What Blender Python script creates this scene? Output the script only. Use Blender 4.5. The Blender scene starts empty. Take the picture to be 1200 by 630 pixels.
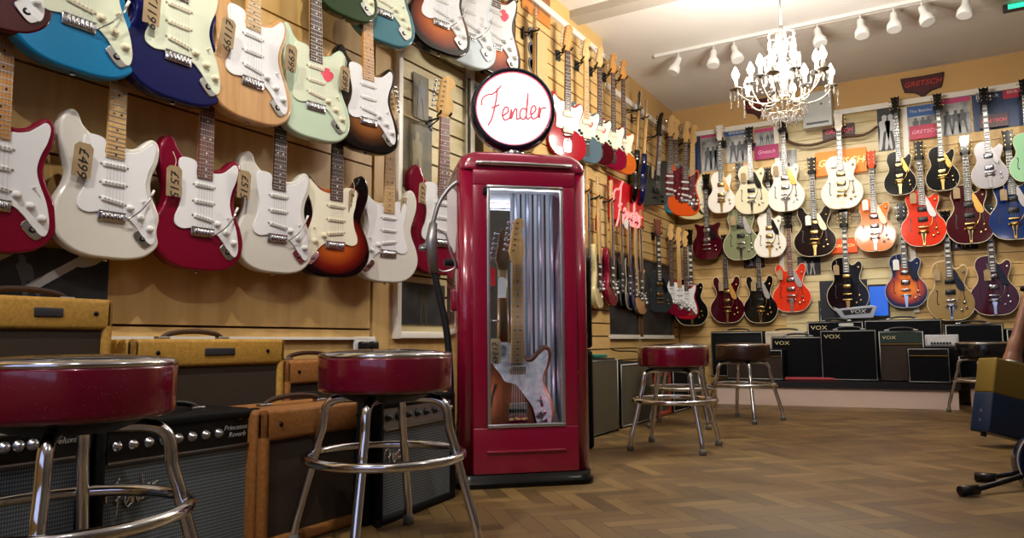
import bpy, math, random
from mathutils import Vector, Matrix
random.seed(7)
PI = math.pi
col = bpy.context.scene.collection

# ------------------------------------------------------------------ camera solve
FPX = 852.8
RM = Matrix(((0.860569, 0.056976, 0.506137), (0.509284, -0.082369, -0.856648), (-0.007118, 0.994972, -0.099901)))
CAM = Vector((2.40, 0.0, 0.56))
def un(x, y, ax, val):
    d = RM @ Vector(((x - 600) / FPX, -(y - 315) / FPX, -1.0))
    t = (val - CAM[ax]) / d[ax]
    return CAM + d * t
RT = RM.transposed()
def pr(p):
    c = RT @ (Vector(p) - CAM)
    return (600 - c.x / c.z * FPX, 315 + c.y / c.z * FPX)

# ------------------------------------------------------------------ materials
def lin(h):
    h = h.lstrip('#')
    r = [int(h[i:i + 2], 16) / 255 for i in (0, 2, 4)]
    return tuple((c / 12.92 if c <= .04045 else ((c + .055) / 1.055) ** 2.4) for c in r) + (1,)
MC = {}
def mat(name, c, rough=.5, metal=0, coat=0, bump=0, bscale=40, spec=.5, vary=0, vscale=6, vary_c=None, stretch=None, trans=0, ior=1.45, emit=0, flake=0, mixf=.6):
    if name in MC: return MC[name]
    m = bpy.data.materials.new(name); m.use_nodes = True
    nt = m.node_tree; b = nt.nodes['Principled BSDF']
    cc = lin(c) if isinstance(c, str) else c
    b.inputs['Base Color'].default_value = cc
    b.inputs['Roughness'].default_value = rough
    b.inputs['Metallic'].default_value = metal
    b.inputs['Coat Weight'].default_value = coat
    b.inputs['Coat Roughness'].default_value = .06
    b.inputs['Specular IOR Level'].default_value = spec
    b.inputs['IOR'].default_value = ior
    b.inputs['Transmission Weight'].default_value = trans
    if emit:
        b.inputs['Emission Color'].default_value = cc
        b.inputs['Emission Strength'].default_value = emit
    tc = nt.nodes.new('ShaderNodeTexCoord'); mp = nt.nodes.new('ShaderNodeMapping')
    nt.links.new(tc.outputs['Object'], mp.inputs[0])
    if stretch: mp.inputs['Scale'].default_value = stretch
    n = nt.nodes.new('ShaderNodeTexNoise'); n.inputs['Scale'].default_value = vscale; n.inputs['Detail'].default_value = 5
    nt.links.new(mp.outputs[0], n.inputs['Vector'])
    if vary or vary_c:
        mx = nt.nodes.new('ShaderNodeMix'); mx.data_type = 'RGBA'
        mx.inputs[6].default_value = cc
        if vary_c: mx.inputs[7].default_value = lin(vary_c)
        else: mx.inputs[7].default_value = tuple(v * (1 - vary) for v in cc[:3]) + (1,)
        r = nt.nodes.new('ShaderNodeValToRGB'); r.color_ramp.elements[0].position = .35; r.color_ramp.elements[1].position = .65
        nt.links.new(n.outputs['Fac'], r.inputs[0]); nt.links.new(r.outputs[0], mx.inputs[0])
        nt.links.new(mx.outputs[2], b.inputs['Base Color'])
    else:   # every surface keeps a trace of procedural wear in its gloss
        ra = nt.nodes.new('ShaderNodeMapRange'); ra.inputs['To Min'].default_value = max(0, rough - .03); ra.inputs['To Max'].default_value = min(1, rough + .05)
        nt.links.new(n.outputs['Fac'], ra.inputs[0]); nt.links.new(ra.outputs[0], b.inputs['Roughness'])
    if bump:
        n2 = nt.nodes.new('ShaderNodeTexNoise'); n2.inputs['Scale'].default_value = bscale
        nt.links.new(mp.outputs[0], n2.inputs['Vector'])
        bp = nt.nodes.new('ShaderNodeBump'); bp.inputs['Strength'].default_value = bump; bp.inputs['Distance'].default_value = .01
        nt.links.new(n2.outputs['Fac'], bp.inputs['Height']); nt.links.new(bp.outputs[0], b.inputs['Normal'])
    if flake:
        v = nt.nodes.new('ShaderNodeTexVoronoi'); v.inputs['Scale'].default_value = 160
        nt.links.new(tc.outputs['Object'], v.inputs['Vector'])
        r = nt.nodes.new('ShaderNodeValToRGB'); r.color_ramp.elements[0].position = .0; r.color_ramp.elements[0].color = (1, .25, .3, 1)
        r.color_ramp.elements[1].position = .12; r.color_ramp.elements[1].color = cc
        nt.links.new(v.outputs['Distance'], r.inputs[0]); nt.links.new(r.outputs[0], b.inputs['Base Color'])
    MC[name] = m
    return m

def burst(name, inner, mid, outer, cz1, rx1, rz1, cz2=.36, rx2=.10, rz2=.10):
    """sunburst finish: colour grows darker away from the middle of the two bouts"""
    if name in MC: return MC[name]
    m = mat(name, inner, .14, coat=.4, spec=.2)
    nt = m.node_tree; b = nt.nodes['Principled BSDF']
    tc = nt.nodes.new('ShaderNodeTexCoord')
    def ell(cz, rx, rz):
        mp = nt.nodes.new('ShaderNodeMapping'); mp.vector_type = 'POINT'
        mp.inputs['Scale'].default_value = (1 / rx, 0, 1 / rz); mp.inputs['Location'].default_value = (0, 0, -cz / rz)
        nt.links.new(tc.outputs['Object'], mp.inputs[0])
        l = nt.nodes.new('ShaderNodeVectorMath'); l.operation = 'LENGTH'; nt.links.new(mp.outputs[0], l.inputs[0])
        return l.outputs['Value']
    mi = nt.nodes.new('ShaderNodeMath'); mi.operation = 'MINIMUM'
    nt.links.new(ell(cz1, rx1, rz1), mi.inputs[0]); nt.links.new(ell(cz2, rx2, rz2), mi.inputs[1])
    r = nt.nodes.new('ShaderNodeValToRGB'); e = r.color_ramp.elements
    e[0].position = .35; e[0].color = lin(inner); e[1].position = 1.0; e[1].color = lin(outer)
    k = e.new(.74); k.color = lin(mid)
    sc = nt.nodes.new('ShaderNodeMath'); sc.operation = 'MULTIPLY'; sc.inputs[1].default_value = 1
    nt.links.new(mi.outputs[0], sc.inputs[0]); nt.links.new(sc.outputs[0], r.inputs[0]); nt.links.new(r.outputs[0], b.inputs['Base Color'])
    return m

def stripe(name, a, b_, scale, axis='Z', rough=.8, sharp=.5, both=False):
    if name in MC: return MC[name]
    m = mat(name, a, rough); nt = m.node_tree; b = nt.nodes['Principled BSDF']
    tc = nt.nodes.new('ShaderNodeTexCoord')
    w = nt.nodes.new('ShaderNodeTexWave'); w.bands_direction = axis; w.inputs['Scale'].default_value = scale; w.inputs['Distortion'].default_value = .15
    nt.links.new(tc.outputs['Object'], w.inputs['Vector'])
    mx = nt.nodes.new('ShaderNodeMix'); mx.data_type = 'RGBA'; mx.inputs[6].default_value = lin(a); mx.inputs[7].default_value = lin(b_)
    src = w.outputs['Fac']
    if both:
        w2 = nt.nodes.new('ShaderNodeTexWave'); w2.bands_direction = both; w2.inputs['Scale'].default_value = scale * .6
        nt.links.new(tc.outputs['Object'], w2.inputs['Vector'])
        mm = nt.nodes.new('ShaderNodeMath'); mm.operation = 'MULTIPLY'
        nt.links.new(w.outputs['Fac'], mm.inputs[0]); nt.links.new(w2.outputs['Fac'], mm.inputs[1]); src = mm.outputs[0]
    nt.links.new(src, mx.inputs[0]); nt.links.new(mx.outputs[2], b.inputs['Base Color'])
    return m

CHROME = mat('chrome', '#d8dade', .12, 1)
NICKEL = mat('brushed_nickel', '#b9babc', .3, 1)
GOLD = mat('gold_plate', '#c9a968', .25, 1)
BLACK = mat('black_plastic', '#0b0b0c', .35)
BLKMET = mat('black_metal', '#101012', .4, .4)
WHITEP = mat('white_plastic', '#dcdcd8', .4)
CREAMP = mat('cream_plastic', '#dfd6b8', .4)
MAPLE = mat('maple', '#d9b274', .3, coat=.6, vary_c='#c79a58', vscale=9, stretch=(6, 6, .6))
AMBER = mat('amber_maple', '#c98a35', .3, coat=.6, vary_c='#b27628', vscale=9, stretch=(6, 6, .6))
ROSE = mat('rosewood', '#4a2a1e', .45, vary_c='#331b13', vscale=12, stretch=(8, 8, .6))
ROSE2 = mat('light_rosewood', '#7a4436', .4, vary_c='#5e3228', vscale=12, stretch=(8, 8, .6))
EBONY = mat('ebony', '#17120f', .35)
PEARL = mat('pearl_inlay', '#e8e6dc', .25)
FRET = mat('fret_wire', '#c8c8c4', .3, .9)
STRING = mat('string_steel', '#b8b8b6', .3, 1)
KRAFT = mat('kraft_card', '#a8926e', .9, vary_c='#968061', vscale=20)
INK = mat('black_ink', '#15130f', .8)
BIND = mat('cream_binding', '#e6dcc0', .35)

# ------------------------------------------------------------------ mesh builder
class MB:
    def __init__(s): s.v = []; s.f = []; s.m = []; s.s = []
    def face(s, idx, mi=0, sm=False): s.f.append(tuple(idx)); s.m.append(mi); s.s.append(sm)
    def box(s, c, d, mi=0, bev=0):
        cx, cy, cz = c; x, y, z = d[0] / 2, d[1] / 2, d[2] / 2
        if bev:
            return s.rbox(c, d, bev, mi)
        n = len(s.v)
        for a in (-x, x):
            for b in (-y, y):
                for e in (-z, z): s.v.append((cx + a, cy + b, cz + e))
        for q in ((0, 1, 3, 2), (4, 6, 7, 5), (0, 4, 5, 1), (2, 3, 7, 6), (0, 2, 6, 4), (1, 5, 7, 3)): s.face([n + i for i in q], mi)
        return s
    def rbox(s, c, d, r, mi=0, seg=3):
        """box with rounded edges: rounded-rectangle rings stacked along z"""
        cx, cy, cz = c; x, y, z = d[0] / 2, d[1] / 2, d[2] / 2
        r = min(r, x * .98, y * .98, z * .98)
        rings = []
        for k in range(seg + 1):
            a = PI / 2 * k / seg; rings.append((-z + r - r * math.cos(a), r - r * math.sin(a)))
        rings += [(-a, b) for a, b in reversed(rings)]
        first = len(s.v); m = 4 * (seg + 1)
        for zz, ins in rings:
            for q, (sx, sy) in enumerate(((1, 1), (-1, 1), (-1, -1), (1, -1))):
                for k in range(seg + 1):
                    a = PI / 2 * (q + k / seg); rr = r - ins
                    s.v.append((cx + sx * (x - r) + math.cos(a) * rr, cy + sy * (y - r) + math.sin(a) * rr, cz + zz))
        for i in range(len(rings) - 1):
            for j in range(m):
                a = first + i * m + j; b = first + i * m + (j + 1) % m
                s.face((a, b, b + m, a + m), mi, True)
        s.face([first + j for j in reversed(range(m))], mi); s.face([first + (len(rings) - 1) * m + j for j in range(m)], mi)
        return s
    def tube(s, pts, r, seg=8, mi=0, closed=False, caps=True):
        P = [Vector(p) for p in pts]; n = len(P); first = len(s.v)
        rs = r if isinstance(r, (list, tuple)) else [r] * n
        up = None
        for i in range(n):
            if closed: t = P[(i + 1) % n] - P[i - 1]
            else: t = P[min(i + 1, n - 1)] - P[max(i - 1, 0)]
            t.normalize()
            if up is None:
                up = Vector((0, 0, 1)) if abs(t.z) < .9 else Vector((1, 0, 0))
            a = t.cross(up); 
            if a.length < 1e-5: a = t.orthogonal()
            a.normalize(); b = a.cross(t).normalized(); up = b
            for k in range(seg):
                g = 2 * PI * k / seg; s.v.append(tuple(P[i] + a * (math.cos(g) * rs[i]) + b * (math.sin(g) * rs[i])))
        R = n if closed else n - 1
        for i in range(R):
            for k in range(seg):
                a = first + i * seg + k; b = first + i * seg + (k + 1) % seg
                c = first + ((i + 1) % n) * seg + (k + 1) % seg; d = first + ((i + 1) % n) * seg + k
                s.face((a, d, c, b), mi, True)
        if caps and not closed:
            s.face([first + k for k in range(seg)], mi); s.face([first + (n - 1) * seg + k for k in reversed(range(seg))], mi)
        return s
    def lathe(s, prof, c=(0, 0, 0), seg=20, mi=0, axis='z', caps=True):
        """prof: list of (radius, height)"""
        first = len(s.v); n = len(prof)
        for r, h in prof:
            for k in range(seg):
                g = 2 * PI * k / seg; x, y = r * math.cos(g), r * math.sin(g)
                p = (x, y, h) if axis == 'z' else ((x, -h, y) if axis == 'y' else (h, x, y))
                s.v.append((c[0] + p[0], c[1] + p[1], c[2] + p[2]))
        for i in range(n - 1):
            for k in range(seg):
                a = first + i * seg + k; b = first + i * seg + (k + 1) % seg
                s.face((a, b, b + seg, a + seg), mi, True)
        if caps and prof[0][0] > 1e-5: s.face([first + k for k in reversed(range(seg))], mi)
        if caps and prof[-1][0] > 1e-5: s.face([first + (n - 1) * seg + k for k in range(seg)], mi)
        return s
    def sphere(s, c, r, seg=12, mi=0, sz=1):
        pr_ = [(max(1e-6, r * math.sin(PI * i / (seg // 2))), -r * sz * math.cos(PI * i / (seg // 2))) for i in range(seg // 2 + 1)]
        return s.lathe(pr_, c, seg, mi)
    def prism(s, out, y0, y1, bev=0, mi=0, bs=2):
        """closed outline in (x, z); front face at y0, back at y1 (y1 > y0)"""
        A = sum(out[i][0] * out[(i + 1) % len(out)][1] - out[(i + 1) % len(out)][0] * out[i][1] for i in range(len(out)))
        if A < 0: out = out[::-1]
        n = len(out); nor = []
        for i in range(n):
            ax, az = out[i - 1]; bx, bz = out[(i + 1) % n]
            tx, tz = bx - ax, bz - az; L = math.hypot(tx, tz) or 1
            nor.append((-tz / L, tx / L))     # inward for ccw
        rings = []
        if bev:
            for k in range(bs + 1):
                a = PI / 2 * k / bs; rings.append((y0 + bev * (1 - math.sin(a)), bev * (1 - math.cos(a))))
            rings = rings[::-1] 
            rings = [(y0, bev)] + [(y0 + bev * (1 - math.cos(PI / 2 * k / bs)), bev * (1 - math.sin(PI / 2 * k / bs))) for k in range(1, bs + 1)]
            back = [(y0 + y1 - a, b) for a, b in reversed(rings)]
            rings = rings + back
        else: rings = [(y0, 0), (y1, 0)]
        first = len(s.v)
        for y, ins in rings:
            for i in range(n): s.v.append((out[i][0] + nor[i][0] * ins, y, out[i][1] + nor[i][1] * ins))
        for j in range(len(rings) - 1):
            for i in range(n):
                a = first + j * n + i; b = first + j * n + (i + 1) % n
                s.face((a, a + n, b + n, b), mi, True)
        s.face([first + i for i in range(n)], mi)
        s.face([first + (len(rings) - 1) * n + i for i in reversed(range(n))], mi)
        return s
    def build(s, name, mats, parent=None, loc=None, rot=None):
        me = bpy.data.meshes.new(name); me.from_pydata(s.v, [], s.f)
        for m in (mats if isinstance(mats, (list, tuple)) else [mats]): me.materials.append(m)
        me.polygons.foreach_set('material_index', s.m); me.polygons.foreach_set('use_smooth', s.s)
        me.update()
        o = bpy.data.objects.new(name, me); col.objects.link(o)
        if parent: o.parent = parent
        if loc is not None: o.location = loc
        if rot is not None: o.rotation_euler = rot
        return o
def tag(o, label, cat, group=None, kind=None):
    o['label'] = label; o['category'] = cat
    if group: o['group'] = group
    if kind: o['kind'] = kind
    return o
def empty(name, loc, rot=(0, 0, 0), label=None, cat=None, group=None):
    o = bpy.data.objects.new(name, None); col.objects.link(o); o.location = loc; o.rotation_euler = rot; o.empty_display_size = .05
    if label: tag(o, label, cat, group)
    return o
def struct(o): o['kind'] = 'structure'; return o
def child_label(o, l): o['label'] = l; return o
def smooth(cp, n=6, closed=True):
    out = []; m = len(cp)
    for i in range(m if closed else m - 1):
        p0, p1, p2, p3 = (cp[(i - 1) % m], cp[i], cp[(i + 1) % m], cp[(i + 2) % m]) if closed else (cp[max(i - 1, 0)], cp[i], cp[i + 1], cp[min(i + 2, m - 1)])
        for k in range(n):
            t = k / n
            out.append(tuple(.5 * ((2 * b) + (-a + c) * t + (2 * a - 5 * b + 4 * c - d) * t * t + (-a + 3 * b - 3 * c + d) * t ** 3) for a, b, c, d in zip(p0, p1, p2, p3)))
    if not closed: out.append(tuple(cp[-1]))
    return out
def text(name, s_, size, m, parent, loc, rot, ext=.001, shear=0, xs=1, align='CENTER'):
    cu = bpy.data.curves.new(name, 'FONT'); cu.body = s_; cu.size = size; cu.extrude = ext; cu.shear = shear
    cu.align_x = align; cu.align_y = 'CENTER'; cu.resolution_u = 2
    ob = bpy.data.objects.new(name, cu); col.objects.link(ob)
    bpy.context.view_layer.update()
    me = bpy.data.meshes.new_from_object(ob.evaluated_get(bpy.context.evaluated_depsgraph_get()))
    bpy.data.objects.remove(ob); me.materials.clear(); me.materials.append(m)
    o = bpy.data.objects.new(name, me); col.objects.link(o); o.parent = parent; o.location = loc; o.rotation_euler = rot; o.scale = (xs, 1, 1)
    return o
SCRIPT = [[(0, .42), (.02, .52), (.1, .58), (.2, .6), (.33, .72)], [(.27, .68), (.22, .45), (.15, .22), (.08, .1)], [(.15, .37), (.22, .39), (.28, .42)],
          [(.32, .24), (.4, .3), (.4, .37), (.35, .36), (.31, .26), (.34, .17), (.42, .2)], [(.42, .2), (.46, .34), (.44, .18), (.5, .32), (.54, .33), (.53, .18), (.58, .2)],
          [(.68, .33), (.62, .34), (.58, .24), (.62, .17), (.68, .24), (.74, .6), (.68, .24), (.7, .17), (.74, .2)],
          [(.76, .24), (.83, .3), (.83, .37), (.78, .36), (.75, .26), (.78, .17), (.86, .2)], [(.86, .2), (.9, .36), (.88, .18), (.92, .32), (1.0, .34)]]
def script_logo(name, w, r, m, parent, loc, rot=(0, 0, 0)):
    """handwritten style wordmark in the local XZ plane"""
    b = MB()
    for st in SCRIPT:
        p = smooth([(x, z) for x, z in st], 5, False)
        b.tube([((x - .5) * w, 0, (z - .38) * w) for x, z in p], r, 5)
    return b.build(name, m, parent, loc, rot)
# ------------------------------------------------------------------ room
YB = 7.54; HC = 3.05; XR = 5.2; YN = -1.6
PAINT = mat('ochre_paint', '#c9a268', .75, bump=.05, bscale=60, vary=.08, vscale=2)
WOODW = mat('tan_slat_board', '#ceae74', .5, vary_c='#c19c5e', vscale=3, stretch=(1, 1, 6), bump=.02)
WOODV = mat('tan_wall_board', '#caa76c', .5, vary_c='#bb975a', vscale=3, stretch=(5, 5, .7), bump=.02)
PALE = mat('pale_slat_board', '#cfc39a', .45, vary_c='#bfae7c', vscale=3, stretch=(1, 1, 6))
GROOVE = mat('dark_groove', '#4c3016', .8)
GROOVEL = mat('pale_groove', '#7d5f38', .8)
CEILM = mat('white_ceiling_paint', '#f0ede8', .8, bump=.03, bscale=12, vary=.05, vscale=1.5)
WHITEW = mat('white_gloss_paint', '#e6e2d6', .4)
def slats(name, axis, a0, a1, z0, z1, pitch, face, gap, m, out=1, zoff=0):
    """slatwall panel: boards with real grooves between them, on a dark backing; axis 'y' = along left wall"""
    b = MB(); z = z0 + zoff; th = .016
    def add(u0, u1, w0, w1, d0, d1, mi):
        c, s = ((d0 + d1) / 2, (u0 + u1) / 2, (w0 + w1) / 2), (abs(d1 - d0), u1 - u0, w1 - w0)
        if axis == 'x': c, s = (c[1], c[0], c[2]), (s[1], s[0], s[2])
        b.box(c, s, mi)
    add(a0, a1, z0, z1, face - out * (th + .004), face - out * th, 1)
    z = z0
    while z < z1 - .001:
        zt = min(z + pitch, z1); add(a0, a1, z + gap / 2, zt - gap / 2, face - out * th, face, 0); z = zt
    return struct(b.build(name, [m, GROOVEL if axis == 'x' else GROOVE]))
def panelbox(name, c, s, m, bev=0): return struct(MB().box(c, s, 0, bev).build(name, m))
# floor: herringbone parquet as a procedural pattern
FL = bpy.data.materials.new('herringbone_parquet'); FL.use_nodes = True
def herring():
    nt = FL.node_tree; N = nt.nodes; L = nt.links; b = N['Principled BSDF']
    def M(op, a, b_=None, c=None):
        n = N.new('ShaderNodeMath'); n.operation = op
        for i, v in enumerate((a, b_, c)):
            if v is None: continue
            if isinstance(v, (int, float)): n.inputs[i].default_value = v
            else: L.new(v, n.inputs[i])
        return n.outputs[0]
    tc = N.new('ShaderNodeTexCoord'); mp = N.new('ShaderNodeMapping'); mp.inputs['Rotation'].default_value = (0, 0, R_(45)); mp.inputs['Scale'].default_value = (1 / .062,) * 3
    L.new(tc.outputs['Object'], mp.inputs[0]); sx = N.new('ShaderNodeSeparateXYZ'); L.new(mp.outputs[0], sx.inputs[0])
    x, y = sx.outputs[0], sx.outputs[1]
    n = 4   # blocks are 1 x 4 units; herringbone: cell row index shifts the strip
    ix = M('FLOOR', x); iy = M('FLOOR', y)
    d = M('MODULO', M('ADD', M('SUBTRACT', ix, iy), 8000), 2 * n)       # 0..7
    hor = M('LESS_THAN', d, n)                                          # horizontal block or vertical
    # horizontal block: start x = ix - d ; vertical block: start y = iy - (7 - d)
    hx = M('SUBTRACT', ix, d); hid = M('ADD', M('MULTIPLY', hx, 12.9898), M('MULTIPLY', iy, 78.233))
    vy = M('SUBTRACT', iy, M('SUBTRACT', 2 * n - 1, d)); vid = M('ADD', M('MULTIPLY', ix, 39.425), M('MULTIPLY', vy, 11.135))
    idd = M('ADD', M('MULTIPLY', hor, hid), M('MULTIPLY', M('SUBTRACT', 1, hor), vid))
    wn = N.new('ShaderNodeTexWhiteNoise'); wn.noise_dimensions = '1D'; L.new(idd, wn.inputs['W'])
    fx = M('FRACT', x); fy = M('FRACT', y)
    ex = M('MINIMUM', fx, M('SUBTRACT', 1, fx)); ey = M('MINIMUM', fy, M('SUBTRACT', 1, fy))
    # long edges always, short edges only at block ends
    u = M('SUBTRACT', x, hx); ue = M('MINIMUM', u, M('SUBTRACT', n, u)); v = M('SUBTRACT', y, vy); ve = M('MINIMUM', v, M('SUBTRACT', n, v))
    eh = M('MINIMUM', ey, ue); ev = M('MINIMUM', ex, ve)
    e = M('ADD', M('MULTIPLY', hor, eh), M('MULTIPLY', M('SUBTRACT', 1, hor), ev))
    gap = M('LESS_THAN', e, .022)
    cr = N.new('ShaderNodeValToRGB'); el = cr.color_ramp.elements
    el[0].position = 0; el[0].color = lin('#5f4b2e'); el[1].position = 1; el[1].color = lin('#8d7346'); q = el.new(.5); q.color = lin('#765e38')
    L.new(wn.outputs['Value'], cr.inputs[0])
    g1 = N.new('ShaderNodeTexNoise'); g1.inputs['Scale'].default_value = 2.2; L.new(tc.outputs['Object'], g1.inputs['Vector']); g1.inputs['Detail'].default_value = 6
    mx = N.new('ShaderNodeMix'); mx.data_type = 'RGBA'; mx.blend_type = 'MULTIPLY'; mx.inputs[0].default_value = .55
    gr = N.new('ShaderNodeValToRGB'); gr.color_ramp.elements[0].position = .3; gr.color_ramp.elements[0].color = (.55, .5, .45, 1); gr.color_ramp.elements[1].position = .7
    L.new(g1.outputs['Fac'], gr.inputs[0]); L.new(cr.outputs[0], mx.inputs[6]); L.new(gr.outputs[0], mx.inputs[7])
    m2 = N.new('ShaderNodeMix'); m2.data_type = 'RGBA'; L.new(gap, m2.inputs[0]); L.new(mx.outputs[2], m2.inputs[6]); m2.inputs[7].default_value = lin('#3d2a1a')
    L.new(m2.outputs[2], b.inputs['Base Color'])
    rr = M('ADD', M('MULTIPLY', g1.outputs['Fac'], .3), .27); L.new(rr, b.inputs['Roughness'])
    bp = N.new('ShaderNodeBump'); bp.inputs['Strength'].default_value = .35; bp.inputs['Distance'].default_value = .003
    L.new(M('ADD', M('MULTIPLY', wn.outputs['Value'], .4), M('SUBTRACT', 1, gap)), bp.inputs['Height']); L.new(bp.outputs[0], b.inputs['Normal'])
def R_(d): return d * PI / 180
herring()
panelbox('floor', ((XR) / 2, (YB + YN) / 2, -.05), (XR + .2, YB - YN + .2, .1), FL)
panelbox('ceiling', ((XR) / 2, (YB + YN) / 2, HC + .05), (XR + .2, YB - YN + .2, .1), CEILM)
panelbox('wall_left', (-.05 - .022, (YB + YN) / 2, HC / 2), (.1, YB - YN + .2, HC), PAINT)
panelbox('wall_back', (XR / 2, YB + .05 + .022, HC / 2), (XR + .2, .1, HC), PAINT)
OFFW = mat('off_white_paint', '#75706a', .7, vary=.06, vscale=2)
panelbox('wall_right', (XR + .05, (YB + YN) / 2, HC / 2), (.1, YB - YN + .2, HC), OFFW)
panelbox('wall_front', (XR / 2, YN - .05, HC / 2), (XR + .2, .1, HC), PAINT)
b = MB()
for k in range(3): b.box((1.35 + k * .95, YN + .012, 1.6), (.86, .006, 1.5), 0)
for k in range(4): b.box((.875 + k * .95, YN + .02, 1.6), (.07, .05, 1.62), 1)
for z in (.82, 2.38): b.box((2.3, YN + .02, z), (2.92, .05, .07), 1)
struct(b.build('window_1', [mat('evening_window_light', (.5, .6, 1, 1), .5, emit=1.1), WHITEW]))
# ceiling planking at the far right and the cross beam
b = MB()
for i in range(24):
    yy = 6.02 + i * .062
    if yy < 7.5: b.box(((1.2 + XR) / 2, yy + .03, HC - .004), (XR - 1.2, .059, .008))
struct(b.build('ceiling_planks', mat('ceiling_plank_paint', '#d6d0c6', .7)))
panelbox('ceiling_beam', (XR / 2, 4.85, HC - .03), (XR, .15, .06), mat('beam_paint', '#b9b2a6', .8))
# left wall: broad boards, framed pale slat panel, chimney breast, far slatwall
slats('wall_left_boards', 'y', YN, 2.70, 0.09, 2.92, .2683, 0, .009, WOODV)
slats('wall_left_corner_board', 'y', 2.715, 2.86, 0.09, 2.92, 2.83, .004, .004, WOODV)
slats('wall_left_panel', 'y', 2.90, 3.53, .60, 2.9, .105, .0, .012, PALE)
panelbox('trim_1', (.012, 2.88, 1.75), (.05, .035, 2.34), WHITEW, .004)
panelbox('trim_2', (.012, 3.552, 1.75), (.05, .045, 2.34), WHITEW, .004)
panelbox('trim_3', (.012, 3.215, .6), (.05, .64, .035), WHITEW, .004)
panelbox('wall_left_lower', (.0, 3.2, .3), (.012, .72, .56), WOODV)
panelbox('trim_4', (.008, .55, .583), (.03, 4.25, .012), WHITEW)
# chimney breast
BX = .12
panelbox('wall_left_breast', (BX / 2 - .03, 4.53, HC / 2), (BX + .02, 1.72, HC), mat('pale_ochre_paint', '#d8b573', .75, vary=.06, vscale=2))
slats('wall_left_breast_slats', 'y', 3.69, 5.38, .1, 2.86, .1, BX, .01, WOODW)
panelbox('trim_5', (BX, 4.53, 2.88), (.04, 1.72, .045), WHITEW)
slats('wall_left_far_slats', 'y', 5.40, YB - .02, .1, 2.72, .1, 0, .01, WOODW)
panelbox('trim_6', (.01, 6.46, 2.745), (.05, 2.12, .05), WHITEW)
# back wall slats and white ledge above
slats('wall_back_slats', 'x', .0, XR, .1, 2.72, .1, YB - .0, .005, WOODW, -1, 0)
panelbox('trim_7', (XR / 2, YB - .01, 2.745), (XR, .05, .05), WHITEW)
slats('wall_back_panel', 'x', un(914, 200, 1, YB).x, un(1062, 200, 1, YB).x, .62, 2.70, .1, YB - .012, .006, PALE, -1)
for px in (955, 1064):
    p = un(px, 200, 1, YB)
    panelbox('trim_%d' % (8 if px == 955 else 9), (p.x if px > 1000 else un(912, 200, 1, YB).x, YB - .008, 1.75), (.045, .03, 1.9), WHITEW)

# ------------------------------------------------------------------ guitars
def mm(l, k=1): return [(x / 1000 * k, z / 1000 * k) for x, z in l]
OUT = dict(
 strat=[(0,0),(-60,3),(-110,22),(-148,62),(-163,115),(-152,172),(-130,222),(-123,262),(-135,308),(-150,355),(-153,405),(-141,441),(-122,457),(-104,446),(-90,415),(-62,391),(-30,384),(28,374),(50,372),(78,384),(100,407),(118,421),(136,413),(145,385),(140,340),(125,296),(121,256),(131,215),(152,165),(163,112),(152,58),(112,18),(60,2)],
 tele=[(0,0),(-60,2),(-115,20),(-150,62),(-162,115),(-150,175),(-126,228),(-122,275),(-140,320),(-150,362),(-136,393),(-98,406),(-28,398),(26,392),(30,356),(46,336),(72,342),(98,368),(120,386),(140,378),(149,350),(141,308),(122,262),(124,228),(148,176),(162,115),(150,60),(115,20),(60,2)],
 single=[(0,0),(-70,2),(-132,22),(-182,75),(-203,140),(-187,208),(-142,264),(-124,310),(-133,360),(-147,408),(-136,458),(-98,490),(-28,500),(24,498),(30,456),(48,428),(78,432),(104,452),(130,456),(150,430),(146,385),(128,340),(121,305),(138,266),(186,208),(203,140),(182,75),(132,22),(70,2)],
 double=[(0,0),(-70,2),(-132,22),(-182,75),(-203,140),(-187,205),(-142,262),(-122,308),(-134,358),(-158,415),(-155,468),(-128,490),(-98,478),(-78,440),(-55,418),(-28,425),(28,425),(55,418),(78,440),(98,478),(128,490),(155,468),(158,415),(134,358),(122,308),(142,262),(187,205),(203,140),(182,75),(132,22),(70,2)],
 jet=[(0,0),(-60,2),(-112,20),(-152,62),(-168,118),(-154,178),(-120,228),(-106,262),(-114,308),(-126,350),(-116,400),(-82,432),(-28,442),(24,438),(28,396),(44,370),(70,374),(94,396),(114,402),(130,380),(127,340),(110,292),(105,260),(120,228),(154,178),(168,118),(152,62),(112,20),(60,2)],
 pointed=[(0,0),(-60,3),(-118,24),(-160,75),(-174,135),(-162,195),(-132,240),(-122,275),(-130,315),(-148,352),(-146,372),(-118,368),(-80,352),(-50,350),(-28,352),(28,352),(50,350),(80,352),(118,368),(146,372),(148,352),(130,315),(122,275),(132,240),(162,195),(174,135),(160,75),(118,24),(60,3)],
 offset=[(-50,14),(-110,34),(-150,80),(-163,140),(-150,196),(-118,246),(-108,288),(-126,340),(-144,390),(-142,432),(-120,452),(-95,436),(-72,405),(-28,396),(28,384),(62,378),(92,396),(120,408),(143,390),(144,342),(122,292),(114,250),(132,204),(160,150),(168,88),(146,34),(98,4),(40,0)],
 explorer=[(-232,20),(-205,4),(40,52),(150,62),(186,96),(150,210),(136,300),(168,430),(128,446),(40,332),(-28,330),(-118,368),(-132,352),(-140,240)])
LEN = {k: max(z for x, z in v) / 1000 for k, v in OUT.items()}
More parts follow.
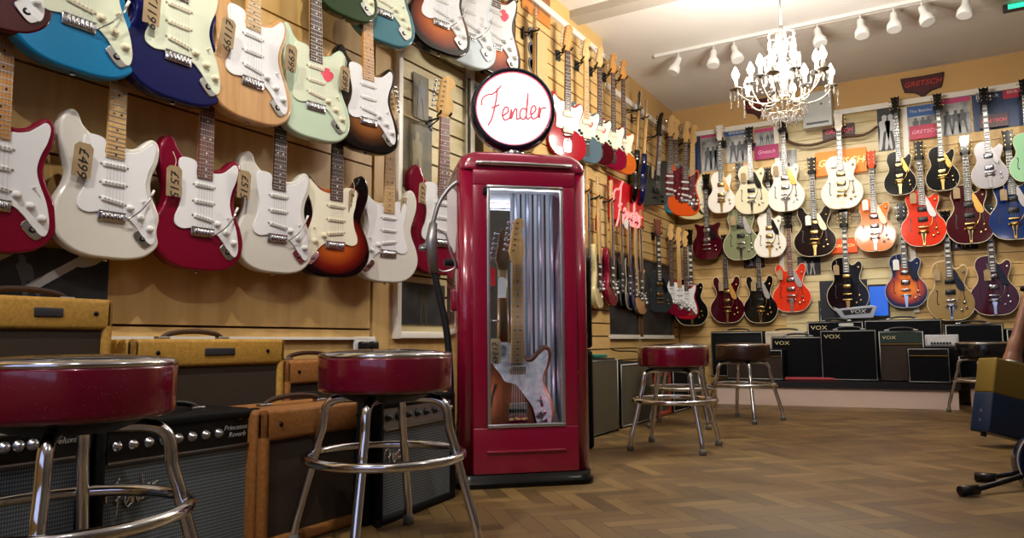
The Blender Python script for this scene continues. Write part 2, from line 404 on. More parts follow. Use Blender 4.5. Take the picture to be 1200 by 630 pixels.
PGS = dict(
 strat=[(-30,382),(-74,390),(-92,372),(-88,320),(-78,270),(-84,220),(-98,180),(-96,152),(-72,140),(-40,146),(0,144),(42,140),(70,118),(96,84),(118,62),(132,66),(138,100),(128,160),(108,215),(99,256),(106,300),(122,345),(128,388),(116,404),(98,388),(74,366),(48,356),(26,352),(24,330),(-26,332)],
 tele=[(-30,396),(-92,392),(-108,360),(-98,310),(-70,275),(-52,245),(-20,236),(0,225),(35,180),(62,140),(78,90),(88,52),(112,38),(138,62),(146,110),(136,160),(112,215),(108,262),(126,310),(132,352),(118,368),(92,348),(66,322),(40,322),(28,336)],
 offset=[(-28,394),(-66,392),(-100,420),(-116,428),(-126,400),(-112,345),(-96,290),(-98,240),(-96,212),(-40,206),(20,206),(60,206),(90,196),(112,180),(128,182),(130,205),(116,222),(102,250),(110,292),(130,345),(130,385),(112,396),(90,380),(60,364),(28,370)],
 gre=[(34,420),(58,404),(84,352),(112,300),(120,262),(96,246),(66,262),(48,300),(34,340)])
HEADS = dict(
 fender=[(-21,0),(-26,20),(-33,42),(-30,62),(-14,150),(-6,176),(16,190),(40,182),(52,160),(46,138),(30,126),(30,104),(42,76),(42,44),(30,20),(21,0)],
 tele=[(-21,0),(-27,24),(-34,44),(-30,66),(-16,150),(-8,176),(10,184),(26,172),(26,148),(18,132),(26,90),(30,50),(26,22),(21,0)],
 gretsch=[(-21,0),(-26,14),(-38,34),(-36,80),(-42,140),(-44,172),(-20,162),(0,172),(20,162),(44,172),(42,140),(36,80),(38,34),(26,14),(21,0)],
 explorer=[(-21,0),(-30,26),(-26,120),(10,200),(44,214),(50,190),(34,150),(30,26),(21,0)])
def cyl_y(b, x, z, y0, y1, r, seg=14, mi=0): return b.lathe([(r, -y0), (r, -y1)] if y0 > y1 else [(r, -y1), (r, -y0)], (x, 0, z), seg, mi, 'y')
CNT = [0]
def make_guitar(kind, body, pg=None, fb='rose', head='fender', headm=None, hw=CHROME, bind=None, lefty=False, arm=False, pus='sss',
                neck_scale=1.0, loc=(0,0,0), rot=(0,0,0), scale=1, near=False, mute=False, label='', cat='guitar', group=None, fhole=False, hearts=None, tunerm=None, knobm=None, name=None, topm=None, thick=None, blocks=False, xs=1, pgshape=None, bigsby=False, dark_pu=False, fcol=None):
    """one electric guitar; body bottom centre at the root, front towards -y, neck up +z"""
    hollow = kind in ('single', 'double')
    t = thick or (.062 if hollow else .045)
    root = empty(name or ('hollow_body_guitar' if hollow else 'electric_guitar'), loc, rot, label, cat, group)
    root.scale = (scale * xs, scale, scale)
    mx = -1 if lefty else 1
    fl = lambda l: [(x * mx, z) for x, z in l]
    n = 6 if near else 4
    pts = fl(mm(OUT[kind])) if kind == 'explorer' else smooth(fl(mm(OUT[kind])), n)
    hb = near and not hollow
    bd = MB().prism(pts, 0, t, .009 if hb else .006, 0, 4 if near else 2)
    bo = bd.build('body', [body], root)
    if topm:
        ins = [(x * .985, .003 + z * .985) for x, z in pts]
        MB().prism(ins, -.0015, .004).build('top', topm, root)
    if bind:
        MB().tube([(x, .004, z) for x, z in pts], .0032, 5, closed=True).build('binding', bind, bo)
    L = LEN[kind]; fz = {'strat': .326, 'tele': .318, 'single': .36, 'double': .365, 'jet': .335, 'pointed': .33, 'offset': .33, 'explorer': .3}[kind]
    heel = {'strat': .384, 'tele': .398, 'single': .5, 'double': .425, 'jet': .44, 'pointed': .352, 'offset': .39, 'explorer': .33}[kind]
    nz = fz + .462 * neck_scale                       # nut
    FB = {'rose': ROSE, 'rose2': ROSE2, 'maple': MAPLE, 'amber': AMBER, 'ebony': EBONY}[fb]
    NK = {'maple': MAPLE, 'amber': AMBER}.get(fb, MAPLE if kind in ('strat', 'tele', 'offset') else ROSE2)
    if headm is None: headm = NK
    # neck: rounded back, tapering to the nut
    nb = MB(); first = 0
    rows = [(fz + .01, .028), (nz, .0215)]
    for z, w in rows:
        for k in range(9):
            a = PI * k / 8; nb.v.append((w * math.cos(a), .0 + .02 * math.sin(a) - .004, z))
    for k in range(8): nb.face((k, k + 1, k + 10, k + 9), 0, True)
    nb.face((0, 9, 17, 8)); nb.face(list(range(8, -1, -1))); nb.face(list(range(9, 18)))
    nk = nb.build('neck', NK, root)
    f = MB(); w0, w1 = .028, .0215
    f.v += [(-w0, -.010, fz), (w0, -.010, fz), (w1, -.010, nz), (-w1, -.010, nz), (-w0, -.003, fz), (w0, -.003, fz), (w1, -.003, nz), (-w1, -.003, nz)]
    for q in ((0, 1, 2, 3), (4, 7, 6, 5), (0, 4, 5, 1), (1, 5, 6, 2), (2, 6, 7, 3), (3, 7, 4, 0)): f.face(q, 0)
    sl = (nz - fz) / (1 - 2 ** (-21.5 / 12)); frets = []
    for k in range(1, 22):
        z = nz - sl * (1 - 2 ** (-k / 12)); frets.append(z)
        u = (z - fz) / (nz - fz); w = w0 + (w1 - w0) * u
        if z > fz: f.box((0, -.0105, z), (2 * w, .002, .0022 if near else .003), 1)
    for k in (3, 5, 7, 9, 12, 15, 17, 19, 21):
        z = (frets[k - 1] + (frets[k - 2] if k > 1 else nz)) / 2
        if blocks: f.box((0, -.0103, z), (.034, .001, (frets[k - 2] - frets[k - 1]) * .7), 2)
        else:
            for dx in ((-.011, .011) if k == 12 else (0,)): cyl_y(f, dx, z, -.0102, -.0108, .0036, 8, 2)
    fo = f.build('fretboard', [FB, FRET, (INK if fb in ('maple', 'amber') else PEARL)], nk)
    if bind and hollow and not near:
        for sx in (-1, 1): MB().tube([(sx * w0, -.007, fz), (sx * w1, -.007, nz)], .0022, 4).build('neck_binding', BIND, nk)
    # headstock and tuners
    hp = [(x, z + nz) for x, z in smooth(mm(HEADS[head]), 4)]
    hp = fl(hp)
    hs = MB().prism(hp, -.004, .011, .002, 0, 2); ho = hs.build('headstock', headm, root)
    tb = tunerm or hw
    if head in ('fender', 'tele', 'explorer'):
        spots = [(-.029 + .0034 * k, .048 + .0225 * k, -1) for k in range(6)]
    else: spots = [(sx * .037, .05 + .038 * k, sx) for k in range(3) for sx in (-1, 1)]
    for sx, sz, d in spots:
        tn = MB(); tn.tube([(0, .006, 0), (d * .018, .006, 0)], .0025, 6); tn.rbox((d * .024, .006, 0), (.012, .007, .015), .003, 0, 2)
        cyl_y(tn, -d * .012, 0, -.010, -.004, .004, 8)
        o = tn.build('tuner', tb, ho, (sx * mx if True else sx, 0, sz + nz))
        if lefty and head != 'gretsch': o.scale = (-1, 1, 1)
    # pickguard
    if pg:
        sh = pgshape or ({'strat': 'strat', 'tele': 'tele', 'offset': 'offset'}.get(kind, 'gre'))
        pp = smooth(fl(mm(PGS[sh])), 4)
        if kind == 'jet': pp = [(x * .85, z * .88) for x, z in pp]
        if kind == 'pointed': pp = [(x * .9, z * .82) for x, z in pp]
        lift = -.0035 if sh != 'gre' else -.012
        pgo = MB().prism(pp, lift - .002, lift + (.0035 if sh != 'gre' else .001), .001, 0, 1).build('pickguard', pg, root)
    # pickups
    S = {'strat': [(.302, 0), (.243, 0), (.186, 10)], 'tele': [(.3, 0), (.13, 0)], 'offset': [(.31, 0), (.2, 0)], 'jet': [(.3, 0), (.19, 0)], 'single': [(.325, 0), (.235, 0)], 'double': [(.33, 0), (.235, 0)], 'pointed': [(.295, 0), (.2, 0)], 'explorer': [(.27, 0), (.17, 0)]}[kind]
    if kind == 'strat' and pus == 'sss':
        pm = CREAMP if pg in (MINT, PARCH) else WHITEP
        for z, an in S:
            p = MB(); p.rbox((0, -.0075, 0), (.07, .008, .0165), .004, 0, 2)
            for k in range(6): cyl_y(p, -.026 + .0104 * k, 0, -.0125, -.010, .0026, 8, 1)
            for sx in (-1, 1): cyl_y(p, sx * .0395, 0, -.0075, -.004, .003, 8, 1)
            p.build('pickup', [pm, (NICKEL)], root, (0, 0, z), (0, R_(an if not lefty else -an) * 1, 0))
    elif kind != 'tele':
        for z, an in S:
            p = MB(); p.rbox((0, -.009, 0), (.086, .012, .040), .003, 1, 2); p.rbox((0, -.012, 0), (.072, .012, .032), .003, 0, 2)
            for k in range(6): cyl_y(p, -.026 + .0104 * k, -.006, -.0195, -.017, .0022, 6, 1)
            p.build('pickup', [BLACK if dark_pu else (CREAMP if kind == 'offset' and not dark_pu else hw), CREAMP if kind == 'offset' else BLACK], root, (0, 0, z))
    else:
        p = MB(); p.rbox((0, -.008, 0), (.07, .01, .036), .003, 0, 2); p.build('pickup', CHROME, root, (0, 0, .288))
    # bridge, tail, controls
    if kind == 'strat':
        br = MB(); br.rbox((0, -.004, 0), (.082, .006, .034), .002, 0, 2)
        for k in range(6): br.rbox((-.0275 + .011 * k, -.009, -.001), (.0094, .008, .024), .002, 0, 1)
        br.box((0, -.0065, .015), (.082, .008, .003)); br.build('bridge', hw, root, (0, 0, .136))
        if arm:
            a = smooth([(.032 * mx, -.010, .128), (.045 * mx, -.022, .137), (.07 * mx, -.03, .162), (.095 * mx, -.034, .2), (.103 * mx, -.034, .222)], 4, False)
            MB().tube(a, .0026, 8).build('tremolo_arm', hw, root)
            MB().tube([(.101 * mx, -.034, .217), (.110 * mx, -.034, .24)], .004, 8).build('arm_tip', WHITEP, root)
        kc = knobm or (WHITEP if pg != PARCH and pg != MINT else CREAMP)
        for kx, kz in ((.052, .172), (.087, .145), (.117, .112)):
            k_ = MB(); k_.lathe([(.0125, .004), (.0122, .008), (.0095, .011), (.0085, .018), (.0078, .0195), (0, .0195)], (0, 0, 0), 16, 0, 'y'); k_.build('knob', kc, root, (kx * mx, 0, kz))
        s_ = MB().box((0, -.0045, 0), (.003, .001, .026), 1); s_.tube([(0, -.004, 0), (.004 * mx, -.02, .004)], .003, 6, 0); s_.build('selector_switch', [kc, BLACK], root, (.092 * mx, 0, .198), (0, R_(-25 * mx), 0))
        j = MB(); j.prism(smooth([(-.012, -.026), (.012, -.026), (.017, 0), (.012, .026), (-.012, .026), (-.017, 0)], 4), -.004, .001, .002, 0, 2)
        j.lathe([(.010, .0035), (.009, .0045), (.0, .0045)], (0, 0, 0), 12, 1, 'y'); cyl_y(j, 0, 0, -.007, -.0035, .0045, 10, 0)
        j.build('jack_plate', [CHROME, BLKMET], root, (.097 * mx, 0, .077), (0, R_(-42 * mx), 0)).scale = (1.15, 1.2, 1.1)
        for sx, sz in ((-.0, -.004),): MB().lathe([(.004, 0), (.007, .006), (.007, .008), (0, .008)], (0, 0, 0), 10, 0, 'z').build('strap_button', hw, root, (0, t / 2, .0005), (PI, 0, 0))
        sb = .142
    elif kind == 'tele':
        br = MB(); br.rbox((0, -.005, 0), (.078, .006, .085), .002, 0, 2); br.rbox((0, -.009, .012), (.07, .008, .016), .003, 1, 2)
        for k in range(3): br.tube([(-.026 + .026 * k - .011, -.013, -.022), (-.026 + .026 * k + .011, -.013, -.022)], .005, 8, 2)
        br.box((-.038, -.01, 0), (.002, .012, .085)); br.box((.038, -.01, 0), (.002, .012, .085)); br.build('bridge', [CHROME, BLACK, GOLD], root, (0, 0, .115))
        for kx, kz in ((.108, .115), (.112, .085)): MB().lathe([(.012, .004), (.012, .016), (.010, .019), (0, .019)], (0, 0, 0), 16, 0, 'y').build('knob', CHROME, root, (kx, 0, kz))
        s_ = MB().rbox((0, -.005, 0), (.012, .002, .045), .0009, 1, 1); s_.tube([(0, -.004, 0), (0, -.018, .006)], .004, 6, 0); s_.build('selector_switch', [BLACK, CHROME], root, (.1, 0, .16), (0, R_(-14), 0))
        sb = .1
        fp = smooth(mm([(-95,230),(-88,236),(-84,226),(-92,205),(-100,180),(-104,150),(-112,128),(-122,120),(-122,130),(-112,150),(-108,180),(-102,208)]), 4)
        MB().prism(fp, -.0008, .003).build('sound_hole', EBONY, bo)
    elif kind == 'offset':
        br = MB(); br.rbox((0, -.008, 0), (.07, .008, .012), .003, 0, 2); br.build('bridge', hw, root, (0, 0, .165))
        tp = MB(); tp.prism(smooth(mm([(-24,-40),(24,-40),(34,0),(30,40),(0,48),(-30,40),(-34,0)]), 4), -.005, .001, .001, 0, 1); tp.tube([(0, -.006, .03), (0, -.02, .05)], .004, 6); tp.build('tailpiece', hw, root, (0, 0, .095))
        for kx, kz in ((.1, .215), (.118, .198)): MB().lathe([(.011, .004), (.011, .014), (0, .016)], (0, 0, 0), 12, 0, 'y').build('knob', knobm or BLACK, root, (kx * mx, 0, kz))
        sb = .165
    else:
        k0 = {'single': 1, 'double': 1, 'jet': .9, 'pointed': .9, 'explorer': .9}[kind]
        br = MB(); br.rbox((0, -.011, 0), (.088, .012, .014), .003, 0, 2); br.build('bridge', hw, root, (0, 0, .165 * k0))
        if bigsby:
            tp = MB(); tp.prism(mm([(-30,70),(30,70),(14,0),(12,-62),(-12,-62),(-14,0)]), -.009, -.003, .002, 0, 1); tp.tube([(-.045, -.018, .052), (.045, -.018, .052)], .007, 8); tp.rbox((0, -.012, .052), (.1, .012, .018), .004, 0, 2)
            tp.tube(smooth([(.02, -.02, .06), (.05, -.04, .08), (.08, -.045, .13), (.085, -.045, .17)], 4, False), .0045, 6)
            tp.build('vibrato_tailpiece', hw, root, (0, 0, .068))
            if dark_pu: MB().prism(mm([(-14,60),(14,60),(6,-40),(-6,-40)]), -.0105, -.009).build('tailpiece_inlay', BLACK, root, (0, 0, .068))
        else:
            tp = MB(); tp.rbox((0, -.012, 0), (.095, .012, .014), .004, 0, 2); tp.build('tailpiece', hw, root, (0, 0, .115 * k0))
            if hollow:
                tp = MB(); tp.prism(mm([(-22,55),(22,55),(10,-60),(-10,-60)]), -.008, -.002, .001, 0, 1); tp.build('trapeze', hw, root, (0, 0, .062))
        kn = [(.115, .15), (.125, .105), (.085, .085)] if k0 == 1 else [(.1, .13), (.105, .09)]
        if hollow: kn.append((.118, .4))
        for kx, kz in kn: MB().lathe([(.0115, .001), (.011, .014), (.008, .017), (0, .017)], (0, 0, 0), 12, 0, 'y').build('knob', knobm or hw, root, (kx * mx, 0, kz))
        if fhole:
            for sx in (-1, 1):
                fp = smooth(mm([(-6,60),(4,64),(8,56),(0,48),(-2,30),(4,0),(6,-30),(4,-50),(-6,-62),(-16,-56),(-12,-48),(-4,-50),(-2,-30),(-4,0),(-10,30),(-10,50)]), 3)
                MB().prism([(x * sx * mx, z) for x, z in fp], -.001, .003).build('sound_hole', EBONY, bo, (sx * .115 * mx, 0, .19 if kind == 'single' else .2))
        sb = .165 * k0
    st = MB()
    for k in range(6):
        u = (k - 2.5) / 2.5
        if near or k % 1 == 0: st.tube([(u * .0265, -.0155, sb), (u * .017, -.0125, nz)], .0005 if near else .0006, 3, caps=False)
    st.build('string_set', STRING, root)
    if hearts:
        b = MB().prism(smooth([(0, -.028), (.024, -.006), (.028, .012), (.016, .022), (.008, .018), (.012, .03), (-.012, .03), (-.008, .018), (-.016, .022), (-.028, .012), (-.024, -.006)], 3), -.0075, -.0065)
        b.build('sticker', mat('pink_sticker', '#d9485c', .5), root, (hearts[0], 0, hearts[1]))
    return root, nz
MINT = mat('mint_pickguard', '#cfd6bd', .35); PARCH = mat('parchment_pickguard', '#e4dfc8', .35); WPG = mat('white_pickguard', '#dfe0e2', .3)
TORT = mat('tortoise_pickguard', '#3a0f16', .25, vary_c='#6a2028', vscale=30)
SILVPG = mat('silver_acrylic', '#b6b3b4', .25, .5); GOLDPG = mat('gold_acrylic', '#cf9f4e', .3, .4); BLKPG = mat('black_acrylic', '#0d0d0f', .15)
PEARLPG = mat('white_pearloid', '#d9dcdf', .25, vary_c='#9aa3ac', vscale=38, coat=.5)
def gloss(n, c, metal=0, rough=.14): return mat(n, c, rough, metal * .5, coat=.5, spec=.15)
def wall_guitar(wall, bbox, off=None, tilt=5, yaw=0, headtop=None, hang=True, refz=None, **kw):
    """stand a guitar against a wall so that its body covers the measured area"""
    x0, y0, x1, y1 = bbox; xc = (x0 + x1) / 2; kind = kw['kind']
    ax, base, sg = (0, 0.0, 1) if wall == 'left' else (1, YB, -1)
    if wall == 'breast': ax, base, sg = 0, BX, 1
    t = .062 if kind in ('single', 'double') else .045
    if off is None: off = t + .012
    P = un(xc, y1, ax, base + sg * off)
    rz = (PI / 2 if ax == 0 else 0) + R_(yaw)
    d = Vector((-math.sin(rz) * 0, 0, 1))
    # front direction in the world, neck leans that way
    fr = Vector((math.sin(rz), -math.cos(rz), 0)); tl = R_(tilt)
    up = Vector((0, 0, 1)) * math.cos(tl) + fr * math.sin(tl)
    Lk = LEN[kind]; s = 1.0
    for _ in range(8):
        q = pr(P + up * (Lk * s)); s *= (y1 - y0) / (y1 - q[1])
    s = max(.7, min(1.35, s))
    ns = 1
    if headtop is not None:
        z = (y1 - headtop) ; h = 1.0
        for _ in range(8):
            q = pr(P + up * h); h *= z / (y1 - q[1])
        fz = {'strat': .326, 'tele': .318, 'single': .36, 'double': .365, 'jet': .335, 'pointed': .33, 'offset': .33, 'explorer': .3}[kind]
        hl = .175 if kw.get('head', 'fender') == 'gretsch' else .19
        ns = max(.72, min(1.3, (h / s - fz - hl) / .462))
    root, nz = make_guitar(loc=P, rot=(tl, 0, rz), scale=s, neck_scale=ns, **kw)
    if hang:
        H = P + up * ((nz + .012) * s)
        lab = 'hanger holding the ' + kw['label']
        if len(lab.split()) > 16: print('LONG', lab)
        hg = empty('guitar_hanger', (H.x, H.y, H.z), (0, 0, rz), lab, 'wall hanger', 'black guitar hangers on the slatwall')
        # distance back to the wall along -front
        D = abs((H[ax] - base)) / max(.5, abs(fr[ax])) 
        b = MB(); b.rbox((0, D - .006, -.01), (.05, .012, .08), .004); b.build('mounting_plate', BLACK, hg)
        b = MB(); b.tube([(0, D - .01, .0), (0, .028, -.004)], .006, 8); b.tube([(0, D - .01, -.035), (0, .03, -.006)], .004, 6); b.build('arm', BLKMET, hg)
        b = MB()
        for sx in (-1, 1):
            b.tube(smooth([(0, .03, -.004), (sx * .026, .024, -.004), (sx * .032, .006, -.002), (sx * .033, -.014, .004), (sx * .036, -.022, .016)], 3, False), .0065, 7)
        b.build('yoke', BLACK, hg)
    return root
def price_tag(px, wallx, txt, label, ax=0, size=(.055, .095), stringto=None, m=None, rotz=PI / 2, roll=0):
    P = un(px[0], px[1], ax, wallx)
    r = empty('price_tag', P, (R_(4), R_(roll), rotz), label, 'price tag', 'handwritten tags on the guitars')
    w, h = size
    o = [(-w / 2, -h / 2), (w / 2, -h / 2), (w / 2, h / 2 - .012), (w / 2 - .012, h / 2), (-w / 2 + .012, h / 2), (-w / 2, h / 2 - .012)]
    MB().prism(o, -.0008, .0008).build('card', m or KRAFT, r)
    if txt: text('price_writing', txt, w * .78, INK, r, (0, -.0015, -.008), (R_(90), R_(90), 0), .0003, .2)
    MB().tube(smooth([(0, 0, h / 2 - .008), (.006, .002, h / 2 + .02), (.0, .012, h / 2 + .05)], 4, False), .0011, 5).build('tie_string', mat('cotton_string', '#d6c9a4', .9), r)
    return r
# ------------------------------------------------------------------ the guitars
WHT = gloss('olympic_white', '#cfccc2'); CRM = gloss('vintage_cream', '#d2c08c'); RED = gloss('candy_red', '#720626', .15, .25); LPB = gloss('lake_blue', '#1272a2', .35, .25)
NAVY = gloss('navy_blue', '#0f1346', .1); ASH = mat('natural_ash', '#c59a68', .3, coat=1, vary_c='#b5854f', vscale=5, stretch=(8, 1, .7)); SURF = gloss('pale_mint', '#b9ccb4')
OLIVE = gloss('dark_green', '#24381f', .1); TEAL = gloss('grey_turquoise', '#3f6f7c', .2); SKY = gloss('pale_sky', '#c3d0d6'); FRED = gloss('bright_red', '#96101f')
BLK = gloss('gloss_black', '#060607', 0, .15); MAROON = gloss('maroon', '#3c0610', .1); ORNG = gloss('bright_orange', '#d4521a'); ORED = gloss('red_orange', '#d1341a'); ORLT = gloss('light_orange', '#d9762c')
FALC = gloss('falcon_white', '#e2ded4'); VCRM = gloss('aged_white', '#d6d0b0'); SAGE = gloss('sage_green', '#7d8463', .2); DKBL = gloss('deep_blue', '#0c2a62', .2); TANG = gloss('tarnished_gold', '#94783f', .35, .35)
SPRK = mat('silver_sparkle', '#9b979c', .35, .5, coat=1, vary=.2, vscale=120); GREY = gloss('graphite', '#2d3236', .3); MINTG = gloss('mint_green', '#93c39a'); LTG = gloss('aqua_white', '#b8cfc8')
AMB = gloss('amber_stained', '#b85a1c'); TEALB = gloss('teal_blue', '#2a8298'); STEEL = gloss('steel_blue', '#4a5c66')
SB = burst('two_tone_sunburst', '#b05a1a', '#7a3010', '#060303', .15, .155, .13)
SB3 = burst('three_tone_sunburst', '#b0541a', '#6d1a10', '#060303', .15, .155, .14)
SBT = burst('tobacco_sunburst', '#8a5426', '#3f2210', '#060403', .15, .15, .125)
GSB = burst('hollow_sunburst', '#e07a20', '#a83c12', '#101a3c', .17, .20, .15, .3, .1, .12)
GREY_ = dict
WG = 'guitars on the near left wall'
def LW(bbox, **kw):
    kw.setdefault('group', WG); kw.setdefault('near', True); kw.setdefault('hang', False); kw.setdefault('kind', 'strat'); kw.setdefault('pg', WPG)
    kw.setdefault('xs', 1.11)
    low = bbox[3] > 280
    kw.setdefault('tilt', .3 if low else -2.5); kw.setdefault('off', .13 if low else .215)
    return wall_guitar('left', bbox, **kw)
# lower row
LW((-84, 110, 58, 295), body=RED, fb='amber', arm=False, label='red guitar with white pickguard cut off by the left edge, lower row')
LW((65, 140, 190, 303), body=WHT, fb='maple', arm=True, label='white guitar with maple neck, leftmost white one in the lower row')
LW((183, 168, 286, 317), body=RED, fb='rose2', arm=True, label='candy red guitar with rosewood neck between two white guitars')
LW((281, 185, 365, 320), body=WHT, fb='rose', arm=True, label='white guitar with dark neck right of the red one', yaw=-4)
LW((350, 200, 433, 325), body=SB3, fb='rose', lefty=True, pg=PARCH, label='left-handed sunburst guitar with cream pickguard in the lower row', yaw=-13)
LW((418, 218, 490, 331), body=CRM if 0 else WHT, fb='maple', lefty=True, label='left-handed white guitar with maple neck beside the white post', yaw=-14)
LW((480, 198, 556, 322), body=RED, fb='rose2', label='red guitar hanging on the framed slat panel beside the pump', hang=True, headtop=88, yaw=-18, off=.13, tilt=1)
# middle row
LW((-75, -160, 30, 28), body=MAROON, label='dark red guitar body in the top left corner')
LW((25, -101, 155, 83), body=LPB, fb='rose', pg=MINT, arm=True, label='bright blue guitar with mint pickguard at the top left')
LW((150, -45, 265, 118), body=NAVY, fb='rose', pg=MINT, label='navy blue guitar with mint pickguard in the upper row')
LW((250, -6, 341, 142), body=ASH, fb='maple', label='natural wood guitar with white pickguard and maple neck')
LW((329, 38, 411, 163), body=SURF, fb='rose', pg=MINT, hearts=(.05, .285), label='pale mint green guitar with a pink sticker on its pickguard', yaw=-8)
LW((398, 62, 466, 178), body=SBT, fb='amber', label='brown sunburst guitar with white pickguard left of the white post', yaw=-10)
# top row
LW((370, -95, 443, 20), body=OLIVE, pg=MINT, label='dark green guitar body at the top edge', yaw=-8)
LW((413, -62, 489, 50), body=TEAL, pg=MINT, label='grey turquoise guitar at the top edge', yaw=-12)
LW((482, -50, 553, 62), body=SB, arm=True, hearts=(.05, .30), label='orange sunburst guitar with a pink sticker at the top edge', yaw=-14)
LW((520, -38, 577, 76), body=SKY, arm=True, label='pale white guitar between two sunbursts at the top', yaw=-14, off=.16, tilt=0)
LW((554, -22, 606, 87), body=SB3, hearts=(.05, .30), label='sunburst guitar above the round pump sign', yaw=-14, off=.20, tilt=0)
# necks seen behind the sign
G2 = 'guitars on the chimney breast'
wall_guitar('breast', (588, 92, 612, 175), kind='strat', body=WHT, pg=WPG, yaw=40, tilt=1, headtop=-30, label='white guitar hidden behind the round sign, neck showing above', group=G2)
wall_guitar('breast', (612, 96, 640, 176), kind='strat', body=MAROON, pg=WPG, yaw=40, tilt=1, headtop=8, label='maroon guitar whose neck rises right of the round sign', group=G2)
# offset guitars
wall_guitar('breast', (640, 110, 690, 187), kind='offset', body=FRED, pg=WPG, fb='rose', headm=AMBER, headtop=28, yaw=-24, tilt=1, off=.09, label='bright red offset guitar right of the round pump sign', group=G2, dark_pu=False)
wall_guitar('breast', (664, 122, 710, 190), kind='offset', body=STEEL, pg=MINT, fb='maple', headtop=44, yaw=-24, tilt=1, off=.09, label='grey blue offset guitar with red pickguard label, second in the fan', group=G2, hearts=(.04, .3))
wall_guitar('breast', (682, 132, 724, 192), kind='offset', body=MAROON, pg=MINT, fb='rose', headtop=54, yaw=-24, tilt=1, off=.09, label='dark maroon offset guitar, third in the fan', group=G2, hearts=(.04, .3))
wall_guitar('breast', (700, 140, 738, 198), kind='offset', body=RED, pg=PARCH, fb='rose', headm=AMBER, headtop=62, yaw=-24, tilt=1, off=.09, label='candy red offset guitar with cream pickguard in the fan', group=G2)
wall_guitar('breast', (714, 148, 748, 203), kind='offset', body=AMB, pg=PARCH, fb='rose', headm=AMBER, headtop=70, yaw=-24, tilt=1, off=.09, label='orange offset guitar with cream pickguard, last of the fan', group=G2)
G3 = 'guitars on the far left wall'
def FL_(bbox, **kw):
    kw.setdefault('group', G3)
    if 'corner' in kw: kw['off'] = kw.pop('corner'); kw['yaw'] = 48; return wall_guitar('back', bbox, **kw)
    return wall_guitar('left', bbox, **kw)
FL_((732, 180, 752, 240), kind='strat', body=BLK, fb='rose', pg=WPG, headm=BLK, yaw=34, headtop=106, label='black guitar hung nearly edge on past the offset fan')
FL_((741, 184, 760, 242), kind='strat', body=NAVY, fb='maple', pg=WPG, yaw=34, headtop=116, label='dark blue guitar hung nearly edge on before the black angular one')
FL_((750, 185, 786, 246), kind='explorer', body=mat('satin_black_green', '#191d1a', .4), fb='ebony', head='explorer', headm=BLK, yaw=-12, headtop=134, off=.1, label='angular black guitar on the far left wall', dark_pu=True, hw=BLKMET)
FL_((768, 186, 800, 246), kind='strat', body=STEEL, fb='rose', pg=TORT, headtop=138, yaw=-25, corner=0.36, label='slate blue guitar with tortoiseshell pickguard, first of four stacked')
FL_((778, 190, 808, 250), kind='strat', body=TEALB, fb='rose', pg=WPG, headtop=143, yaw=-25, corner=0.29, label='teal blue guitar, second of the four near the corner', tilt=1)
FL_((788, 193, 816, 253), kind='strat', body=ORNG, fb='rose', pg=TORT, headtop=150, yaw=-25, corner=0.23, label='orange guitar with tortoiseshell pickguard near the corner')
FL_((797, 197, 823, 257), kind='strat', body=CRM, fb='maple', pg=PARCH, headtop=160, yaw=-25, corner=0.16, label='cream guitar, last of the four near the corner')
# lower far row, most of them hung edge on
def edge(bbox, hy, yaw=26, **kw): FL_(bbox, headtop=hy, yaw=yaw - 14 if yaw > 0 else yaw, tilt=0, kind=kw.pop('kind', 'strat'), **kw)
for bb, hy, m, y_, lb, k in (
    ((684, 280, 698, 356), 196, LTG, 26, 'pale aqua guitar edge on beside the black column', {}),
    ((696, 288, 711, 361), 204, CRM, 26, 'cream guitar hung edge on right of the pump', dict(fb='maple')),
    ((711, 292, 727, 358), 210, RED, 22, 'deep red guitar hung edge on right of the cream one', {}),
    ((722, 302, 738, 358), 228, BLK, 24, 'black guitar edge on, first right of the deep red one', {}),
    ((731, 304, 747, 362), 236, BLK, 22, 'black guitar edge on, second right of the deep red one', dict(bind=BIND)),
    ((739, 306, 754, 364), 240, NAVY, 20, 'navy black guitar edge on, left of the natural one', dict(fb='maple')),
    ((746, 310, 760, 368), 245, ASH, 18, 'natural wood guitar hung edge on in the lower far row', {})):
    edge(bb, hy, y_, body=m, pg=BLKPG, label=lb, off=(.19 if bb[0] < 712 else .06), **k)
edge((756, 317, 791, 366), 256, -35, kind='jet', body=GREY, head='gretsch', headm=ROSE2, fb='ebony', pg=BLKPG, hw=GOLD, label='graphite grey single cutaway guitar facing the room', blocks=True, off=.08)
edge((776, 322, 800, 368), 262, -25, body=MAROON, pg=WPG, fb='rose', corner=0.43, label='maroon guitar behind the graphite one')
edge((786, 324, 808, 370), 266, -25, body=RED, pg=WPG, fb='maple', corner=0.37, label='red guitar with white pickguard right of the graphite one')
edge((795, 328, 815, 374), 270, -25, body=FRED, pg=WPG, fb='rose', corner=0.31, label='bright red guitar right of the graphite one, nearly covered')
edge((796, 326, 826, 381), 268, -40, kind='single', body=BLK, head='gretsch', headm=BLK, bind=BIND, fb='ebony', hw=GOLD, corner=0.25, label='black hollow guitar with cream binding in the room corner', blocks=True)

